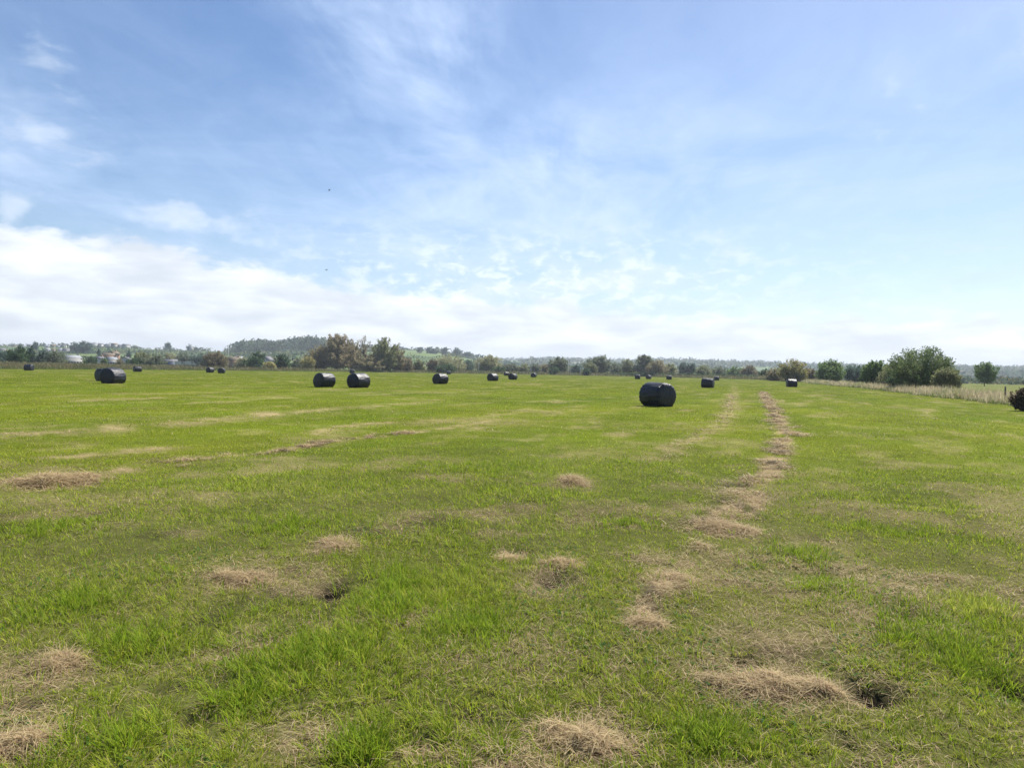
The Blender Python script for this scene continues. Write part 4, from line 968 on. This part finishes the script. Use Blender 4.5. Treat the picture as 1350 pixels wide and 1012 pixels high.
pole(700, 484, 345, .12, M_PALE, 'short pale post left of the small bale right of the pair')
pole(765, 484, 345, .12, M_PALE, 'short pale post right of the two thin white posts')
pole(1326, 509.5, 62, .06, M_POST, 'weathered fence post in the tall straw grass near the right edge')
pole(1208, 505.5, 94, .06, M_POST, 'dark fence post at the grass bank under the great hawthorn')
pole(1143, 502, 128, .06, M_POST, 'pale-topped fence post at the grass bank below the twiggy bush')
# white vans by the barn
def van(px, dist, label, ytop):
    x, y = P(px, dist); zb = HM(px, ytop, dist)-2.1; root = empty('van', (x, y, zb), -math.atan2(x, y)+.1); tag(root, label, 'van', 'vans parked by the barn')
    prof = [(-2.4, .4), (2.4, .4), (2.45, 1.0), (1.75, 1.15), (1.2, 2.0), (1.0, 2.1), (-2.3, 2.1), (-2.42, 1.9)]
    n = len(prof); V = np.array([(a, -.95, b) for a, b in prof]+[(a, .95, b) for a, b in prof])
    import bmesh; me = bpy.data.meshes.new('body'); bm = bmesh.new(); vs = [bm.verts.new(v) for v in V]
    bm.faces.new(vs[:n]); bm.faces.new(vs[n:][::-1])
    for i in range(n): bm.faces.new((vs[i], vs[n+i], vs[n+(i+1) % n], vs[(i+1) % n]))
    bmesh.ops.recalc_face_normals(bm, faces=bm.faces); bmesh.ops.bevel(bm, geom=list(bm.edges), offset=.06, segments=2, affect='EDGES'); bm.to_mesh(me); bm.free(); me.materials.append(M_WHITE)
    o = bpy.data.objects.new('body', me); C.objects.link(o); o.parent = root
    part('side_window', boxm(.2, 1.15, -.97, -.90, 1.25, 1.8), M_GLASS, root)
    for sx in (-1.5, 1.5):
        for sy in (-.9, .9):
            v, q = tube([(sx, sy-.12, .36), (sx, sy+.12, .36)], .36, .36, 14); w = part('wheel', (v, q), MBALE, root)
    # rest it on the ground level there
    return root
van(238, 375, 'white van parked right of the blue barn, left one of the two', 476)
van(251, 375, 'white van parked further right of the barn, right one of the two', 476)

# ------------------------------------------------------------------ birds
M_BIRD = plain_mat('dark_feathers', (.03, .03, .035), .7)
def bird(px, py, dist, label, hd):
    d = pdir(px, py).normalized(); p = Vector((0, 0, CAMH))+d*dist
    root = empty('bird', p, hd); tag(root, label, 'bird', 'birds high over the field')
    t = np.linspace(0, 1, 9); rr = .055*np.sin(np.pi*np.clip(t*.93+.04, 0, 1))**.7*np.array([.5, .8, .9, 1, 1, .85, .6, .35, .2])
    V = []; k = 8
    for a, r in zip(t, rr):
        th = np.linspace(0, 2*np.pi, k, endpoint=False); V.append(np.stack([np.full(k, .22-.44*a), np.cos(th)*r, np.sin(th)*r*.9], -1))
    i, j = np.meshgrid(np.arange(8), np.arange(k), indexing='ij'); j2 = (j+1) % k
    part('body', (np.concatenate(V), np.stack([i*k+j, i*k+j2, (i+1)*k+j2, (i+1)*k+j], -1).reshape(-1, 4)), M_BIRD, root)
    for s in (-1, 1):
        W = np.array([(.10, s*.03, .02), (-.08, s*.03, .02), (-.06, s*.24, .13), (.10, s*.24, .13), (-.10, s*.46, .06), (-.03, s*.46, .06)])
        W = np.concatenate([W, W+[0, 0, -.012]])
        Q = np.array([(0, 1, 2, 3), (3, 2, 4, 5), (6, 9, 8, 7), (9, 11, 10, 8), (0, 3, 9, 6), (3, 5, 11, 9), (1, 7, 8, 2), (2, 8, 10, 4), (5, 4, 10, 11)])
        part('wing', (W, Q), M_BIRD, root)
bird(434, 251, 130, 'upper of two tiny dark birds in the left half of the sky', .6)
bird(430.5, 356, 150, 'lower of two tiny dark birds, just above the cloud bank', 1.1)

# ------------------------------------------------------------------ air
def haze():
    V, Q = boxm(-6500, 6500, -6500, 6500, -62, 90)
    m = bpy.data.materials.new('haze_air'); m.use_nodes = True; N = m.node_tree.nodes; L = m.node_tree.links; N.clear()
    v = N.new('ShaderNodeVolumePrincipled'); v.inputs['Color'].default_value = (.80, .88, .96, 1); v.inputs['Density'].default_value = HAZE; v.inputs['Anisotropy'].default_value = .2
    o = N.new('ShaderNodeOutputMaterial'); L.new(v.outputs[0], o.inputs['Volume'])
    h = part('haze', (V, Q), m); tag(h, 'thin pale haze over the far hills', None, None, 'stuff')
HAZE = 2.1e-4
haze()
